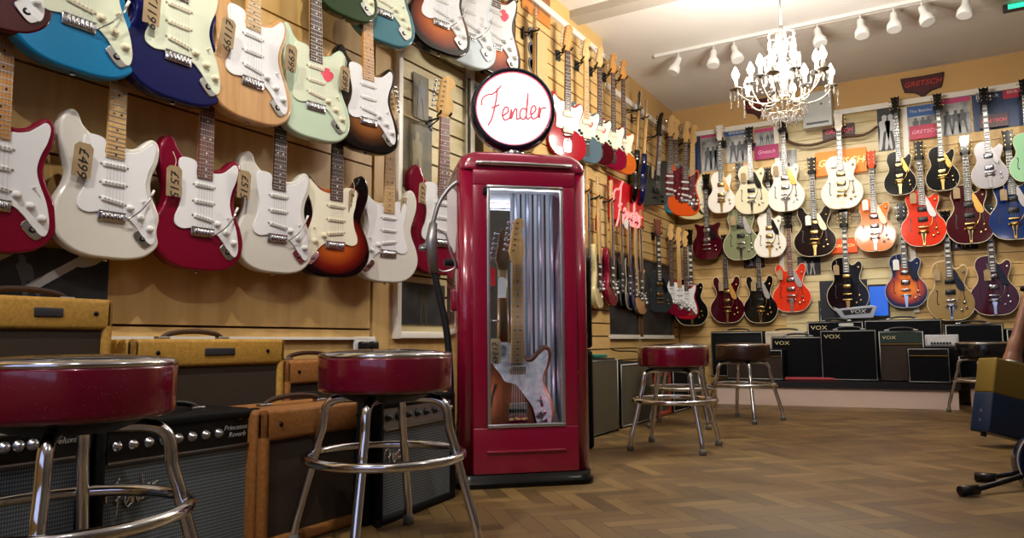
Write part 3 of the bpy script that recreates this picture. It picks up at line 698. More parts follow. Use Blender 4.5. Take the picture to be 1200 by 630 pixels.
# back wall
G4 = 'top row on the back wall'; G5 = 'middle row on the back wall'; G6 = 'bottom row on the back wall'
def BW(bbox, hy, kind, body, label, group, **kw):
    kw.setdefault('head', 'gretsch'); kw.setdefault('headm', BLK); kw.setdefault('fb', 'ebony'); kw.setdefault('bind', BIND); kw.setdefault('bigsby', True); row = 0 if group is G4 else (1 if group is G5 else 2)
    kw.setdefault('tilt', (-1, -3.5, .5)[row]); kw.setdefault('off', (.19, .165, .075)[row])
    if kind in ('single', 'double'): kw.setdefault('fhole', True)
    P = un((bbox[0] + bbox[2]) / 2, bbox[3], 1, YB - .08)
    w = {'single': .406, 'double': .406, 'jet': .336, 'pointed': .34}[kind]
    a = pr(P + Vector((-w / 2, 0, .14))); b_ = pr(P + Vector((w / 2, 0, .14)))
    s = 1.0; q = pr(P + Vector((0, 0, LEN[kind]))); s = (bbox[3] - bbox[1]) / (bbox[3] - q[1])
    s = max(.7, min(1.35, s))
    xs = max(.85, min(1.15, (bbox[2] - bbox[0] - 2) / ((b_[0] - a[0]) * s)))
    return wall_guitar('back', bbox, headtop=hy, kind=kind, body=body, label=label, group=group, xs=xs, **kw)
BW((831, 201, 861, 249), 146, 'jet', FALC, 'small white guitar with gold pickguard, leftmost in the top row', G4, pg=GOLDPG, hw=GOLD, headm=FALC)
BW((863, 193, 900, 250), 148, 'single', VCRM, 'aged cream hollow guitar with black headstock in the top row', G4, pg=BLKPG, hw=CHROME, dark_pu=True)
BW((900, 188, 943, 247), 135, 'single', FALC, 'white hollow guitar with tan pickguard under the chandelier', G4, pg=GOLDPG, hw=CHROME)
BW((962, 182, 1013, 244), 132, 'single', FALC, 'white hollow guitar with gold tailpiece before the orange banner', G4, pg=FALC, hw=GOLD, headm=FALC, blocks=True)
BW((1040, 177, 1071, 228), 113, 'jet', BLK, 'left black guitar with gold pickguard in the top row', G4, pg=GOLDPG, hw=GOLD)
BW((1088, 171, 1123, 223), 109, 'jet', BLK, 'right black guitar with gold pickguard in the top row', G4, pg=GOLDPG, hw=GOLD, blocks=True)
BW((1143, 165, 1179, 220), 102, 'jet', MAROON, 'silver sparkle guitar with maroon sides in the top row', G4, pg=SILVPG, hw=CHROME, topm=SPRK, blocks=True)
BW((1191, 155, 1226, 212), 92, 'single', MINTG, 'mint green guitar cut by the right edge of the picture', G4, pg=SILVPG)
BW((812, 261, 846, 304), 203, 'pointed', MAROON, 'small dark red guitar with pointed horns, middle row far left', G5, pg=BLKPG, bigsby=False, bind=None)
BW((848, 245, 890, 304), 190, 'single', SAGE, 'sage green hollow guitar in the middle row', G5, pg=SILVPG, dark_pu=True)
BW((883, 249, 922, 301), 196, 'single', FALC, 'white hollow guitar with black pickguard in the middle row', G5, pg=BLKPG, hw=GOLD)
BW((930, 242, 981, 300), 184, 'double', gloss('walnut_black', '#180a0c', .1), 'near black double cutaway guitar with gold hardware, middle row', G5, pg=CREAMP, hw=GOLD, bind=CREAMP)
BW((1002, 232, 1051, 294), 176, 'single', ORLT, 'light orange hollow guitar with cream pickguard', G5, pg=CREAMP, hw=CHROME, headm=gloss('orange_headstock', '#c8481c'))
BW((1061, 222, 1106, 288), 165, 'single', ORED, 'red orange hollow guitar with silver pickguard in the middle row', G5, pg=SILVPG, hw=GOLD, dark_pu=True)
BW((1116, 216, 1161, 285), 158, 'single', MAROON, 'maroon hollow guitar with tan pickguard in the middle row', G5, pg=GOLDPG, hw=GOLD, dark_pu=True)
BW((1167, 208, 1214, 280), 152, 'single', DKBL, 'deep blue hollow guitar at the right end of the middle row', G5, pg=SILVPG, hw=GOLD, dark_pu=True)
BW((832, 324, 874, 378), 274, 'double', MAROON, 'maroon double cutaway guitar with tan pickguard, bottom row', G6, pg=GOLDPG, hw=GOLD)
BW((872, 323, 912, 378), 270, 'double', BLK, 'black double cutaway guitar with silver pickguard, bottom row', G6, pg=SILVPG, hw=GOLD, dark_pu=True)
BW((905, 309, 952, 365), 248, 'double', ORED, 'red orange double cutaway guitar in the bottom row', G6, pg=SILVPG, hw=CHROME, headm=BLK, fb='rose2', tunerm=CHROME)
BW((969, 301, 1020, 366), 244, 'single', BLK, 'large black hollow guitar above the amplifiers, bottom row', G6, pg=BLKPG, hw=GOLD, blocks=True, bigsby=False)
BW((1037, 297, 1089, 360), 237, 'single', GSB, 'orange sunburst hollow guitar with blue black edges, bottom row', G6, pg=BLKPG, hw=CHROME, blocks=True, bigsby=False, bind=mat('blue_white_binding', '#c9ccd2', .35))
BW((1092, 305, 1140, 375), 246, 'single', TANG, 'dull gold hollow guitar in the bottom row', G6, pg=BLKPG, hw=CHROME, dark_pu=True, blocks=True)
BW((1149, 299, 1185, 369), 238, 'single', MAROON, 'maroon hollow guitar behind the leaning wooden neck, bottom row', G6, pg=BLKPG, hw=CHROME, blocks=True)

# handwritten tags
for px, tx, lb, rl in (((97, 187), '£499', 'kraft tag reading £499 on the leftmost white guitar', 2), ((204, 212), '£515', 'kraft tag reading £515 at the upper horn of the red guitar', -3),
                   ((286, 216), '£515', 'kraft tag reading £515 on the white guitar with dark neck', 0), ((414, 236), '£520', 'kraft tag on the horn of the left-handed sunburst guitar', -3),
                   ((474, 244), '£549', 'kraft tag on the left-handed white guitar beside the post', -3), ((495, 226), '£515', 'kraft tag on the red guitar beside the pump', 0),
                   ((178, 10), '£1199', 'kraft tag on the navy guitar at the top', 0), ((267, 38), '£1199', 'kraft tag between the navy and natural wood guitars', 3),
                   ((341, 68), '£999', 'kraft tag between the natural wood and pale mint guitars', 0), ((404, 92), '£899', 'kraft tag between the mint and brown sunburst guitars', 0)):
    s_ = 1.0
    price_tag(px, .155 if px[1] > 150 else .24, tx, lb, size=(.058 * s_, .105 * s_), roll=rl)
REDTAG = mat('red_card', '#c8232f', .6); WTAG = mat('white_card', '#dfe0dc', .7)
price_tag((699, 261), .16, '', 'red card tag hanging on the far lower row', size=(.05, .12), m=REDTAG)
price_tag((734, 262), .16, '', 'small white card tag below the red sign', size=(.08, .08), m=WTAG, roll=20)
for k, (q, hw_) in enumerate((((842, 218), 1), ((872, 210), 1), ((908, 212), 1), ((859, 262), 1), ((897, 262), 0), ((1075, 240), 0), ((1180, 228), 1))):
    pass
BWT = [((947, 258), 'white card tag on the near black double cutaway guitar'), ((845, 335), 'tan card tag on the maroon double cutaway guitar, bottom row'), ((883, 335), 'tan card tag on the black double cutaway guitar, bottom row'),
       ((914, 322), 'tan card tag on the red orange double cutaway guitar'), ((980, 316), 'tan card tag on the large black hollow guitar'), ((1050, 310), 'pale card tag on the sunburst hollow guitar'),
       ((1098, 322), 'tan card tag on the dull gold guitar'), ((1157, 322), 'tan card tag on the maroon guitar, bottom row right'), ((859, 258), 'tan card tag on the sage green guitar'), ((1014, 240), 'pale card tag on the light orange guitar'),
       ((1070, 232), 'tan card tag on the red orange hollow guitar, middle row'), ((1121, 226), 'tan card tag on the maroon guitar, middle row'), ((976, 190), 'grey card tag on the white guitar before the orange banner'), ((871, 208), 'tan card tag on the aged cream guitar'),
       ((909, 200), 'tan card tag on the white guitar under the chandelier'), ((765, 202), 'kraft tag on the angular black guitar'), ((1176, 228), 'tan card tag on the deep blue guitar')]
for q, lb in BWT:
    if q[0] == 765: price_tag(q, .13, '', lb, size=(.06, .11)); continue
    price_tag(q, YB - (.12 if q[1] > 300 else .215), '', lb, ax=1, size=(.05, .095), rotz=0, m=KRAFT if 'tan' in lb else WTAG)
# ------------------------------------------------------------------ amplifiers
TWEED = mat('lacquered_tweed', '#bf9340', .55, vary_c='#a87e32', vscale=90, bump=.1, bscale=300); TWEEDO = mat('orange_tweed', '#a26c36', .55, vary_c='#8e5a2a', vscale=90, bump=.1, bscale=300)
OXB = stripe('oxblood_grille', '#261d16', '#46382a', 90, 'Z'); SILVG = stripe('silver_grille', '#48525a', '#98a3a8', 60, 'X', .6, both='Z'); OLVG = stripe('olive_grille', '#3f3a2a', '#5b5540', 60, 'X', .8)
TOLEX = mat('black_tolex', '#08080a', .6, spec=.2, bump=.3, bscale=400); GREENT = mat('dark_green_panel', '#12251e', .5); BRNG = stripe('brown_diamond_grille', '#241812', '#3a281e', 70, 'X', both='Z'); BLKG = mat('black_grille', '#07080c', .8, spec=.15, bump=.2, bscale=300)
PIPE = mat('white_piping', '#b8bab8', .5); SILVP = mat('silver_panel', '#8d9093', .35, .7); LEATHER = mat('brown_leather', '#3a2416', .5); BRASS = mat('aged_brass', '#8d7440', .4, .9); GREYB = mat('grey_badge', '#4a4a4e', .4, .6)
def amp(P, w, h, d, rz, style, label, group=None, name='guitar_amplifier', logo=None, cab=None, grille=None, handle=True, knobs=8, lx=None, tilt=0, badge=True, stripe_=False):
    r = empty(name, P, (R_(tilt), 0, rz), label, 'amplifier', group)
    cab = cab or {'tweed': TWEED}.get(style, TOLEX)
    if style == 'tweed':
        tp, sd, bt = .085, .028, .035
        b = MB(); b.rbox((0, d / 2 + .02, h / 2), (w, d - .04, h), .014, 0, 3)
        b.rbox((0, .016, h - tp / 2), (w, .032, tp), .012, 0, 3); b.rbox((0, .016, bt / 2), (w, .032, bt), .012, 0, 3)
        for sx in (-1, 1): b.rbox((sx * (w / 2 - sd / 2), .016, h / 2), (sd, .032, h), .012, 0, 3)
        b.build('cabinet', cab, r)
        MB().box((0, .017, (bt + h - tp) / 2), (w - 2 * sd + .004, .01, h - tp - bt + .004)).build('grille', grille or OXB, r)
        if badge: MB().rbox((w * .02, -.001, h - tp * .47), (w * .2, .006, .024), .003).build('badge', GREYB, r)
        for sx in (-1, 1): MB().lathe([(.007, 0), (.006, .003), (0, .004)], (sx * w * .36, 0, h - tp * .47), 10, 0, 'y').build('screw', BLKMET, r)
    elif style == 'black':
        b = MB(); b.rbox((0, d / 2 + .02, h / 2), (w, d - .04, h), .01, 0, 2); b.rbox((0, .012, h - .012), (w, .03, .024), .008); b.rbox((0, .012, .012), (w, .03, .024), .008)
        for sx in (-1, 1): b.rbox((sx * (w / 2 - .011), .012, h / 2), (.022, .03, h), .008)
        b.build('cabinet', cab, r)
        ph = .062
        cp = MB().box((0, .008, h - .024 - ph / 2 - .003), (w - .05, .008, ph)).build('control_panel', BLACK if stripe_ is False else SILVP, r)
        MB().box((0, .0, h - .024 - ph - .006), (w - .05, .008, .004)).build('chrome_strip', NICKEL, r)
        for k in range(knobs):
            x = -w * .40 + (w * .60) * k / max(1, knobs - 1)
            kb = MB(); kb.lathe([(.0125, 0), (.012, .006), (.0075, .008), (.0068, .016), (0, .016)], (0, 0, 0), 12, 0, 'y')
            if k > 1 or knobs < 7: kb.box((0, -.0165, .003), (.002, .001, .008), 1)
            kb.build('jack' if k < 2 and knobs > 6 else 'knob', [CHROME if k < 2 and knobs > 6 else (NICKEL if stripe_ is False else BLACK), PIPE], cp, (x, .004, h - .024 - ph / 2))
        MB().lathe([(.008, 0), (.007, .008), (0, .011)], (w * .44, .004, h - .024 - ph / 2), 12, 0, 'y').build('pilot_lamp', CHROME, cp)
        if lx: text('panel_writing', lx, .019, PIPE, cp, (w * .32, .003, h - .024 - ph / 2), (R_(90), 0, 0), .0003, .3)
        MB().box((0, .012, (h - .095 + .024) / 2), (w - .05, .008, h - .024 - .095)).build('grille', grille or SILVG, r)
        if logo: script_logo('logo', .13, .0028, CHROME, r, (-w * .30, .004, h - .165), (0, R_(-18), 0))
    else:
        b = MB(); b.rbox((0, d / 2 + .006, h / 2), (w, d - .012, h), .01, 0, 2); b.build('cabinet', cab, r)
        top = {'vox': .26, 'small': .22, 'cab': 0, 'head': 0}[style] * h
        if style != 'head':
            MB().box((0, .004, (h - top) / 2), (w - .03, .008, h - top - .03)).build('grille', grille or BLKG, r)
            if top: MB().box((0, .003, h - top - .002), (w - .04, .008, .007)).build('gold_stripe', BRASS, r)
            if top: MB().box((0, .0045, h - top / 2 - .004), (w - .03, .005, top - .02)).build('front_panel', GREENT if style == 'vox' else TOLEX, r)
        p = MB(); z0, z1, xx = .012, h - .012, w / 2 - .012
        p.tube([(-xx, 0, z0), (xx, 0, z0), (xx, 0, z1), (-xx, 0, z1)], .0045, 5, closed=True); p.build('piping', PIPE, r)
        if logo == 'VOX': text('logo', 'VOX', min(.055, w * .11), mat('logo_gold', '#cfc59a', .4, .3), r, (-w / 2 + .035, -.003, h - .06), (R_(90), 0, 0), .002, 0, 1.25, 'LEFT')
        elif logo: text('logo', logo, .04, PIPE, r, (0, -.003, h * .5), (R_(90), 0, 0), .001, .2)
    if handle:
        hh = MB(); L = .11; hh.tube(smooth([(-L, d / 2, h + .004), (-L * .8, d / 2, h + .016), (-L * .3, d / 2, h + .024), (L * .3, d / 2, h + .024), (L * .8, d / 2, h + .016), (L, d / 2, h + .004)], 4, False), .008, 8)
        for sx in (-1, 1): hh.rbox((sx * L, d / 2, h + .004), (.04, .026, .01), .003, 1)
        hh.build('handle', [LEATHER if style == 'tweed' else BLACK, NICKEL], r)
    for sx in (-1, 1):
        MB().rbox((sx * (w / 2 - .011), .008, .011), (.026, .02, .026), .006).build('corner_protector', BLACK if style != 'tweed' else cab, r)
    return r
def ampL(x0, x1, yt, plane, zb, style, label, d=.24, **kw):
    A = un(x0, yt, 0, plane); B = un(x1, yt, 0, plane); M_ = un((x0 + x1) / 2, yt, 0, plane)
    return amp((plane, (A.y + B.y) / 2, zb), B.y - A.y, M_.z - zb if kw.get('hfix') is None else kw.pop('hfix'), d, PI / 2 + R_(kw.pop('yaw', 0)), style, label, 'amplifiers along the left wall', **kw)
def ampB(x0, x1, yt, plane, zb, style, label, d=.24, **kw):
    A = un(x0, yt, 1, plane); B = un(x1, yt, 1, plane); M_ = un((x0 + x1) / 2, yt, 1, plane)
    return amp(((A.x + B.x) / 2, plane, zb), B.x - A.x, M_.z - zb, d, R_(kw.pop('yaw', 0)), style, label, kw.pop('group', 'amplifiers on the low stage'), **kw)
# low shelf the tweed amplifiers stand on
zs = .12
pl = MB().box((.22, .9, zs / 2), (.44, 3.6, zs)).build('low_platform', mat('dark_plinth_wood', '#2a1c12', .6)); pl['kind'] = 'structure'
a = ampL(-40, 135, 347, .42, zs, 'tweed', 'tall yellow tweed amplifier in the left corner under the poster')
a = ampL(156, 335, 397, .42, zs, 'tweed', 'yellow tweed amplifier with brown leather handle below the red guitar')
a = ampL(336, 432, 421, .42, zs, 'tweed', 'orange tweed amplifier on the back row behind the near stool', cab=TWEEDO, d=.22)
a = ampL(-90, 108, 492, .74, 0, 'black', 'black amplifier with silver grille behind the leftmost stool', lx='Deluxe', handle=True)
a = ampL(116, 306, 487, .74, 0, 'black', 'black amplifier with silver grille, script logo and chrome knobs', logo=True, lx='Princeton\n  Reverb')
a = ampL(310, 434, 475, .80, 0, 'tweed', 'orange tweed amplifier on the floor beside the near stool', cab=TWEEDO, badge=False)
a = ampL(438, 540, 464, .86, 0, 'black', 'small black amplifier with silver panel beside the pump', logo=True, knobs=6, stripe_=True, d=.22, yaw=6)
# beyond the pump
a = ampL(690, 724, 420, .60, 0, 'cab', 'grey grille speaker cabinet right of the pump', grille=OLVG, handle=False, d=.3)
a = ampL(727, 764, 424, .58, 0, 'cab', 'second grey grille speaker cabinet right of the pump', grille=OLVG, handle=False, d=.3)
a = ampL(768, 786, 428, .56, 0, 'tweed', 'red orange amplifier behind the red stool', cab=mat('red_orange_tolex', '#8c2e18', .5), d=.3, badge=False)
a = ampL(788, 806, 424, .55, 0, 'cab', 'black amplifier behind the red stool', d=.3)
a = ampL(808, 826, 422, .55, 0, 'cab', 'olive grille cabinet near the room corner', grille=OLVG, d=.3, handle=False)
# low stage
ST = MB(); A = Vector((.62, 6.60, 0)); B = Vector((2.47, 6.84, 0)); zt = .205
def quadbox(b, pts, z0, z1, mi):
    n = len(b.v)
    for z in (z0, z1):
        for p in pts: b.v.append((p[0], p[1], z))
    for i in range(4): b.face((n + i, n + (i + 1) % 4, n + 4 + (i + 1) % 4, n + 4 + i), mi)
    b.face((n + 4, n + 5, n + 6, n + 7), mi); b.face((n + 3, n + 2, n + 1, n), mi)
quadbox(ST, [A, B, (2.47, YB - .02), (.62, YB - .02)], 0, zt - .05, 0)
quadbox(ST, [A + Vector((-.02, -.02, 0)), B + Vector((.02, -.02, 0)), (2.49, YB - .02), (.6, YB - .02)], zt - .05, zt, 1)
struct(ST.build('stage_platform', [mat('pink_white_paint', '#d3bdb2', .6), mat('black_stage_edge', '#141216', .35)]))
ST = MB(); quadbox(ST, [(2.56, 7.2), (XR - .02, 7.2), (XR - .02, YB - .02), (2.56, YB - .02)], 0, zt - .05, 0); quadbox(ST, [(2.55, 7.18), (XR - .02, 7.18), (XR - .02, YB - .02), (2.55, YB - .02)], zt - .05, zt, 1)
struct(ST.build('stage_platform_right', [MC['pink_white_paint'], MC['black_stage_edge']]))
b = MB(); p0 = un(918, 445.3, 2, zt); p1 = un(1046, 446.3, 2, zt)
b.rbox((0, 0, .014), ((p1 - p0).length, .07, .028), .012)
tag(b.build('cloth_strip', mat('dusty_red_cloth', '#9b3a44', .8, bump=.4, bscale=30), None, ((p0 + p1) / 2).to_tuple(), (0, 0, math.atan2(p1.y - p0.y, p1.x - p0.x))), 'dusty red cloth strip lying along the stage edge', 'cloth')
G = 'amplifiers on the low stage'
a = ampB(832, 894, 388, 7.25, zt, 'head', 'black amplifier with white piping behind the brown stool', d=.2)
a = ampB(896, 943, 388, 7.20, zt, 'head', 'cream amplifier with black cable on top', d=.2, cab=mat('cream_tolex', '#b7ab95', .6))
a = ampB(850, 917, 409, 6.78, zt, 'small', 'brown grille amplifier with white piping on the left of the stage', grille=BRNG, d=.24, handle=False)
a = ampB(903, 963, 394, 6.99, zt, 'cab', 'black speaker cabinet with gold logo beside the brown grille one', logo='VOX', d=.2)
a_w = un(1012, 376, 1, 7.22).x - un(945, 376, 1, 7.22).x; a_h = un(978, 376, 1, 7.22).z - zt
a = ampB(945, 1012, 376, 7.22, zt, 'cab', 'tall black cabinet with an oval white badge at the back', logo='VOX', d=.2)
bd = MB().prism(smooth([(-.05, -.013), (.05, -.013), (.06, 0), (.05, .013), (-.05, .013), (-.06, 0)], 3), -.004, .002).build('badge', PIPE, a, (a_w * .2, -.008, a_h - .035)); 
a = ampB(960, 1027, 386, 6.93, zt, 'cab', 'black speaker cabinet with white logo and white piping', logo='VOX', d=.24)
a = ampB(1012, 1104, 374, 7.25, zt, 'cab', 'wide black amplifier head at the back below the sunburst guitar', d=.2)
a = ampB(1028, 1083, 387, 6.99, zt, 'vox', 'green topped amplifier with brown grille and gold logo', logo='VOX', grille=BRNG, d=.24)
a = ampB(1062, 1113, 407, 6.80, zt, 'small', 'small black practice amplifier in front of the green one', grille=BLKG, d=.14, handle=False)
a = ampB(1084, 1124, 391, 6.98, zt, 'cab', 'small black cabinet under the silver amplifier head', d=.2, handle=False, )
a = ampB(1106, 1176, 379, 7.28, zt, 'cab', 'wide black cabinet below the dull gold guitar', d=.2)
a = ampB(1122, 1172, 390, 7.22 - .2, zt, 'cab', 'black cabinet behind the right-hand stool', d=.2, handle=False) if 0 else None
a = ampB(1178, 1240, 384, 7.28, zt, 'cab', 'black cabinet at the right edge of the stage', d=.2, handle=False)
# silver head on top: sits on the small cabinet
P = un(1104, 406, 1, 6.98)
for o in list(bpy.data.objects):
    if o.get('label') == 'small black cabinet under the silver amplifier head':
        ch = P.z - zt
        for c in o.children:
            if c.name.startswith('cabinet'): hcab = max(v.co.z for v in c.data.vertices)
        o.scale = (1, 1, ch / hcab)
w = un(1124, 400, 1, 6.98).x - un(1084, 400, 1, 6.98).x; hz = un(1104, 392, 1, 6.98).z - P.z
r = empty('amplifier_head', (P.x, 6.98, P.z + .001), (0, 0, 0), 'silver grey amplifier head with small knobs on the stage', 'amplifier head', G)
MB().rbox((0, .1, hz / 2), (w, .2, hz), .008).build('case', mat('silver_grey_case', '#a6a8ae', .5), r)
MB().box((0, -.002, hz / 2), (w * .86, .006, hz * .7)).build('control_panel', mat('pale_panel', '#c4c4c4', .4, .2), r)
for k in range(7): MB().lathe([(.009, 0), (.008, .014), (0, .015)], (-w * .3 + k * w * .09, -.005, hz * .3), 10, 0, 'y').build('knob', BLACK, r)
# ------------------------------------------------------------------ stools
REDV = mat('red_sparkle_vinyl', '#6c0424', .22, .1, coat=.8, flake=1); SEATT = mat('black_seat_vinyl', '#101216', .18, coat=.6); BRNV = mat('brown_vinyl', '#2a1610', .35, coat=.3)
def stool(x, y, rz, band, topm, label, ztop=.535, R0=.185):
    r = empty('bar_stool', (x, y, 0), (0, 0, rz), label, 'stool', 'chrome bar stools')
    s = MB(); s.lathe([(R0 - .012, ztop - .108), (R0 - .002, ztop - .104), (R0, ztop - .095), (R0 + .001, ztop - .02), (R0 - .001, ztop - .012)], seg=48)
    s.lathe([(0, ztop - .1), (R0 - .012, ztop - .108)], seg=48)
    so = s.build('seat', band, r)
    MB().lathe([(R0 + .0, ztop - .014), (R0 + .0015, ztop - .009), (R0 - .001, ztop - .004), (R0 - .012, ztop + .0)], seg=48).build('seat_rim', CHROME, so)
    MB().lathe([(R0 - .011, ztop - .002), (R0 - .05, ztop + .004), (R0 * .4, ztop + .008), (0, ztop + .009)][::1], seg=48).build('seat_top', topm, so)
    MB().lathe([(0, ztop - .135), (.09, ztop - .135), (.13, ztop - .118), (.15, ztop - .107)], seg=24).build('swivel_plate', BLKMET, r)
    for k in range(4):
        a = PI / 4 + k * PI / 2; c, s_ = math.cos(a), math.sin(a)
        pr_ = [(.03, ztop - .128), (.10, ztop - .128), (.15, ztop - .134), (.174, ztop - .158), (.182, ztop - .21), (.196, .28), (.202, .25), (.236, .13), (.256, .06), (.262, .012)]
        lg = MB().tube(smooth([(c * q, s_ * q, z) for q, z in pr_], 5, False), .0125, 12).build('leg', CHROME, r)
        MB().lathe([(.017, 0), (.0175, .02), (.014, .03)], (c * .262, s_ * .262, 0), 14).build('foot_cap', mat('grey_rubber', '#6a6862', .7), lg)
    MB().tube([(math.cos(2 * PI * k / 48) * .216, math.sin(2 * PI * k / 48) * .216, .25) for k in range(48)], .0125, 10, closed=True).build('foot_ring', CHROME, r)
    return r
def onray(px, zf):
    """ground point under pixel column px at optical depth zf"""
    d = RM @ Vector(((px - 600) / FPX, -(400 - 315) / FPX, -1.0)); return CAM + d * zf
for px, zf, rz, bm, tm, lb in ((84, 1.38, 97, REDV, SEATT, 'red sparkle bar stool in the near left corner'), (452.5, 2.06, 69, REDV, SEATT, 'red sparkle bar stool between the orange amplifier and the pump'),
                              (788, 3.88, 93, REDV, SEATT, 'red bar stool right of the pump'), (797, 4.9, 100, REDV, SEATT, 'bar stool hidden behind the red one right of the pump'),
                              (870, 5.2, 71, BRNV, BRNV, 'brown bar stool standing before the low stage'), (1152, 5.5, 30, SEATT, SEATT, 'black bar stool beside the end of the stage')):
    p = onray(px, zf); stool(p.x, p.y, R_(rz), bm, tm, lb)
# ------------------------------------------------------------------ petrol pump display case
PUMP = mat('pump_red_enamel', '#82052e', .25, .05, coat=1)
tx = Vector((.736, .677, 0)); bk = Vector((-.677, .736, 0)); PRZ = math.atan2(.677, .736)
front = un(615, 563, 2, 0.03)
PO = front + bk * .04 + tx * .018; PO.z = 0
dist = (RT @ (PO - CAM)); PZ = -dist.z
px2m = PZ / FPX * 1.035
def L_(x, y, dep=0):
    d = RM @ Vector(((x - 600) / FPX, -(y - 315) / FPX, -1.0)); t = (PO + bk * dep - CAM).dot(bk) / d.dot(bk); q = CAM + d * t - PO
    return q.dot(tx), q.z
def hz(y): return L_(613, y)[1]   # height at the pump front for a pixel row
pump = empty('petrol_pump_display', PO, (0, 0, PRZ), 'dark red vintage petrol pump cabinet with glass door', 'petrol pump')
px2m = (L_(663, 400)[0] - L_(563, 400)[0]) / 100
hw = 155 * px2m / 2; HT = hz(172); dp = .40
def rr(w, d, r, n=6):
    o = []
    for q, (sx, sy) in enumerate(((1, 1), (-1, 1), (-1, -1), (1, -1))):
        for k in range(n + 1):
            a = PI / 2 * (q + k / n); o.append((sx * (w - r) + math.cos(a) * r, sy * (d - r) + math.sin(a) * r))
    return o
def stack(b, secs, c=(0, 0), mi=0, cap=True):
    f = len(b.v); n = len(secs[0][1])
    for z, o in secs:
        for x, y in o: b.v.append((c[0] + x, c[1] + y, z))
    for i in range(len(secs) - 1):
        for k in range(n):
            a = f + i * n + k; a2 = f + i * n + (k + 1) % n
            b.face((a, a2, a2 + n, a + n), mi, True)
    if cap: b.face([f + (len(secs) - 1) * n + k for k in range(n)], mi); b.face([f + k for k in reversed(range(n))], mi)
zb0 = .045; zdt = hz(205); zdb = hz(545)
gx0, gx1 = (572 - 613) * px2m, (654 - 613) * px2m * 1.02; gz0, gz1 = hz(496), hz(222)
# shell: back, two rounded corner columns, rounded head; the middle is hollow
b = MB()
cw = .062
for sx in (-1, 1):
    o = [(x, y) for x, y in rr(cw / 2 + .012, dp / 2, .036)]
    stack(b, [(zb0, o), (HT - .09, o)], (sx * (hw - cw / 2 - .012), dp / 2 + .012))
b.box((0, dp - .01, (zb0 + HT) / 2 - .04), (hw * 2 - .12, .03, HT - zb0 - .08))
b.build('side_columns', PUMP, pump).name = 'shell'
b = MB(); secs = []
for k in range(9):
    a = PI / 2 * k / 8; ins = .075 * (1 - math.cos(a)); secs.append((HT - .09 + .075 * math.sin(a), rr(hw - ins, dp / 2 - ins * .6, .045)))
secs = [(HT - .1, rr(hw, dp / 2, .045))] + secs
stack(b, secs, (0, dp / 2 + .006)); b.build('rounded_top', PUMP, pump)
b = MB(); b.rbox((0, -.004, hz(193)), (hw * 1.50, .02, .016), .007); b.build('chrome_band', CHROME, pump)
b = MB(); o = rr(hw + .014, dp / 2 + .014, .06); o2 = rr(hw + .004, dp / 2 + .004, .055)
stack(b, [(0.0, o), (.02, o), (.026, o2), (.05, o2)], (0, dp / 2)); b.build('base_plinth', mat('black_enamel', '#060506', .3, coat=.15, spec=.2), pump)
# front door: frame around the glass
fx = hw - cw + .006; yF = .0
b = MB()
zm0 = zb0 + .006
b.rbox((0, yF + .012, (zm0 + gz0 - .012) / 2), (fx * 2, .03, gz0 - .012 - zm0), .006)
b.rbox((0, yF + .012, (gz1 + .012 + HT - .1) / 2), (fx * 2, .03, HT - .1 - gz1 - .012), .006)
for x0, x1 in ((-fx, gx0 - .012), (gx1 + .012, fx)): b.rbox(((x0 + x1) / 2, yF + .012, (gz0 + gz1) / 2), (x1 - x0, .03, gz1 - gz0 + .03), .006)
b.rbox((0, yF - .005, hz(528)), (fx * 1.50, .016, .010), .004)
dr = b.build('door', PUMP, pump)
b = MB()
for x0, x1, z0, z1 in ((gx0 - .014, gx1 + .014, gz1, gz1 + .014), (gx0 - .014, gx1 + .014, gz0 - .014, gz0), (gx0 - .014, gx0, gz0, gz1), (gx1, gx1 + .014, gz0, gz1)):
    b.rbox(((x0 + x1) / 2, yF - .004, (z0 + z1) / 2), (x1 - x0, .01, z1 - z0), .003)
b.build('window_trim', mat('silver_trim', '#c4c6cc', .25, .9), dr)
GL = mat('clear_glass', '#f4f8f8', .02, trans=1, ior=1.1, spec=.4)
MB().box(((gx0 + gx1) / 2, yF + .004, (gz0 + gz1) / 2), (gx1 - gx0, .003, gz1 - gz0)).build('glass_pane', GL, dr)
b = MB(); b.rbox((gx0 - .022, yF - .008, gz1 - .01), (.016, .012, .03), .003); b.build('hinge', BLKMET, dr)
b = MB(); b.rbox((gx1 - .02, yF - .008, gz1 + .006), (.04, .01, .008), .003); b.build('hinge', BRASS, dr)
b = MB(); b.tube([(gx0 + .004, -.012, hz(376)), (gx0 + .004, -.02, hz(376)), (gx0 + .03, -.02, hz(376))], .004, 8); b.build('door_handle', CHROME, dr)
# inside: mirror back, pale ribbed sides
ix = fx - .006; iz0, iz1 = gz0 - .12, gz1 + .035; iy = dp * .62
MIR = mat('mirror', '#dfe3e6', .02, 1); LINE = mat('white_aluminium_lining', '#ccd2dc', .4, .1)
MB().box((-ix * .52, iy, (iz0 + iz1) / 2), (ix * .96, .004, iz1 - iz0)).build('mirror_back', MIR, pump)
b = MB(); b.box((ix * .48, iy, (iz0 + iz1) / 2), (ix * 1.04, .004, iz1 - iz0))
b.build('ribbed_back', LINE, pump)
for k in range(4): MB().rbox((ix * (.06 + .26 * k), iy - .012, (iz0 + iz1) / 2), (.016, .022, iz1 - iz0), .004).build('silver_bar', mat('satin_silver_bar', '#9aa2ae', .3, .8), pump)
for k in range(3): MB().box((ix * (.19 + .26 * k), iy - .004, (iz0 + iz1) / 2), (.008, .004, iz1 - iz0)).build('dark_slot', mat('dark_slot', '#2c3036', .6), pump)
b = MB()
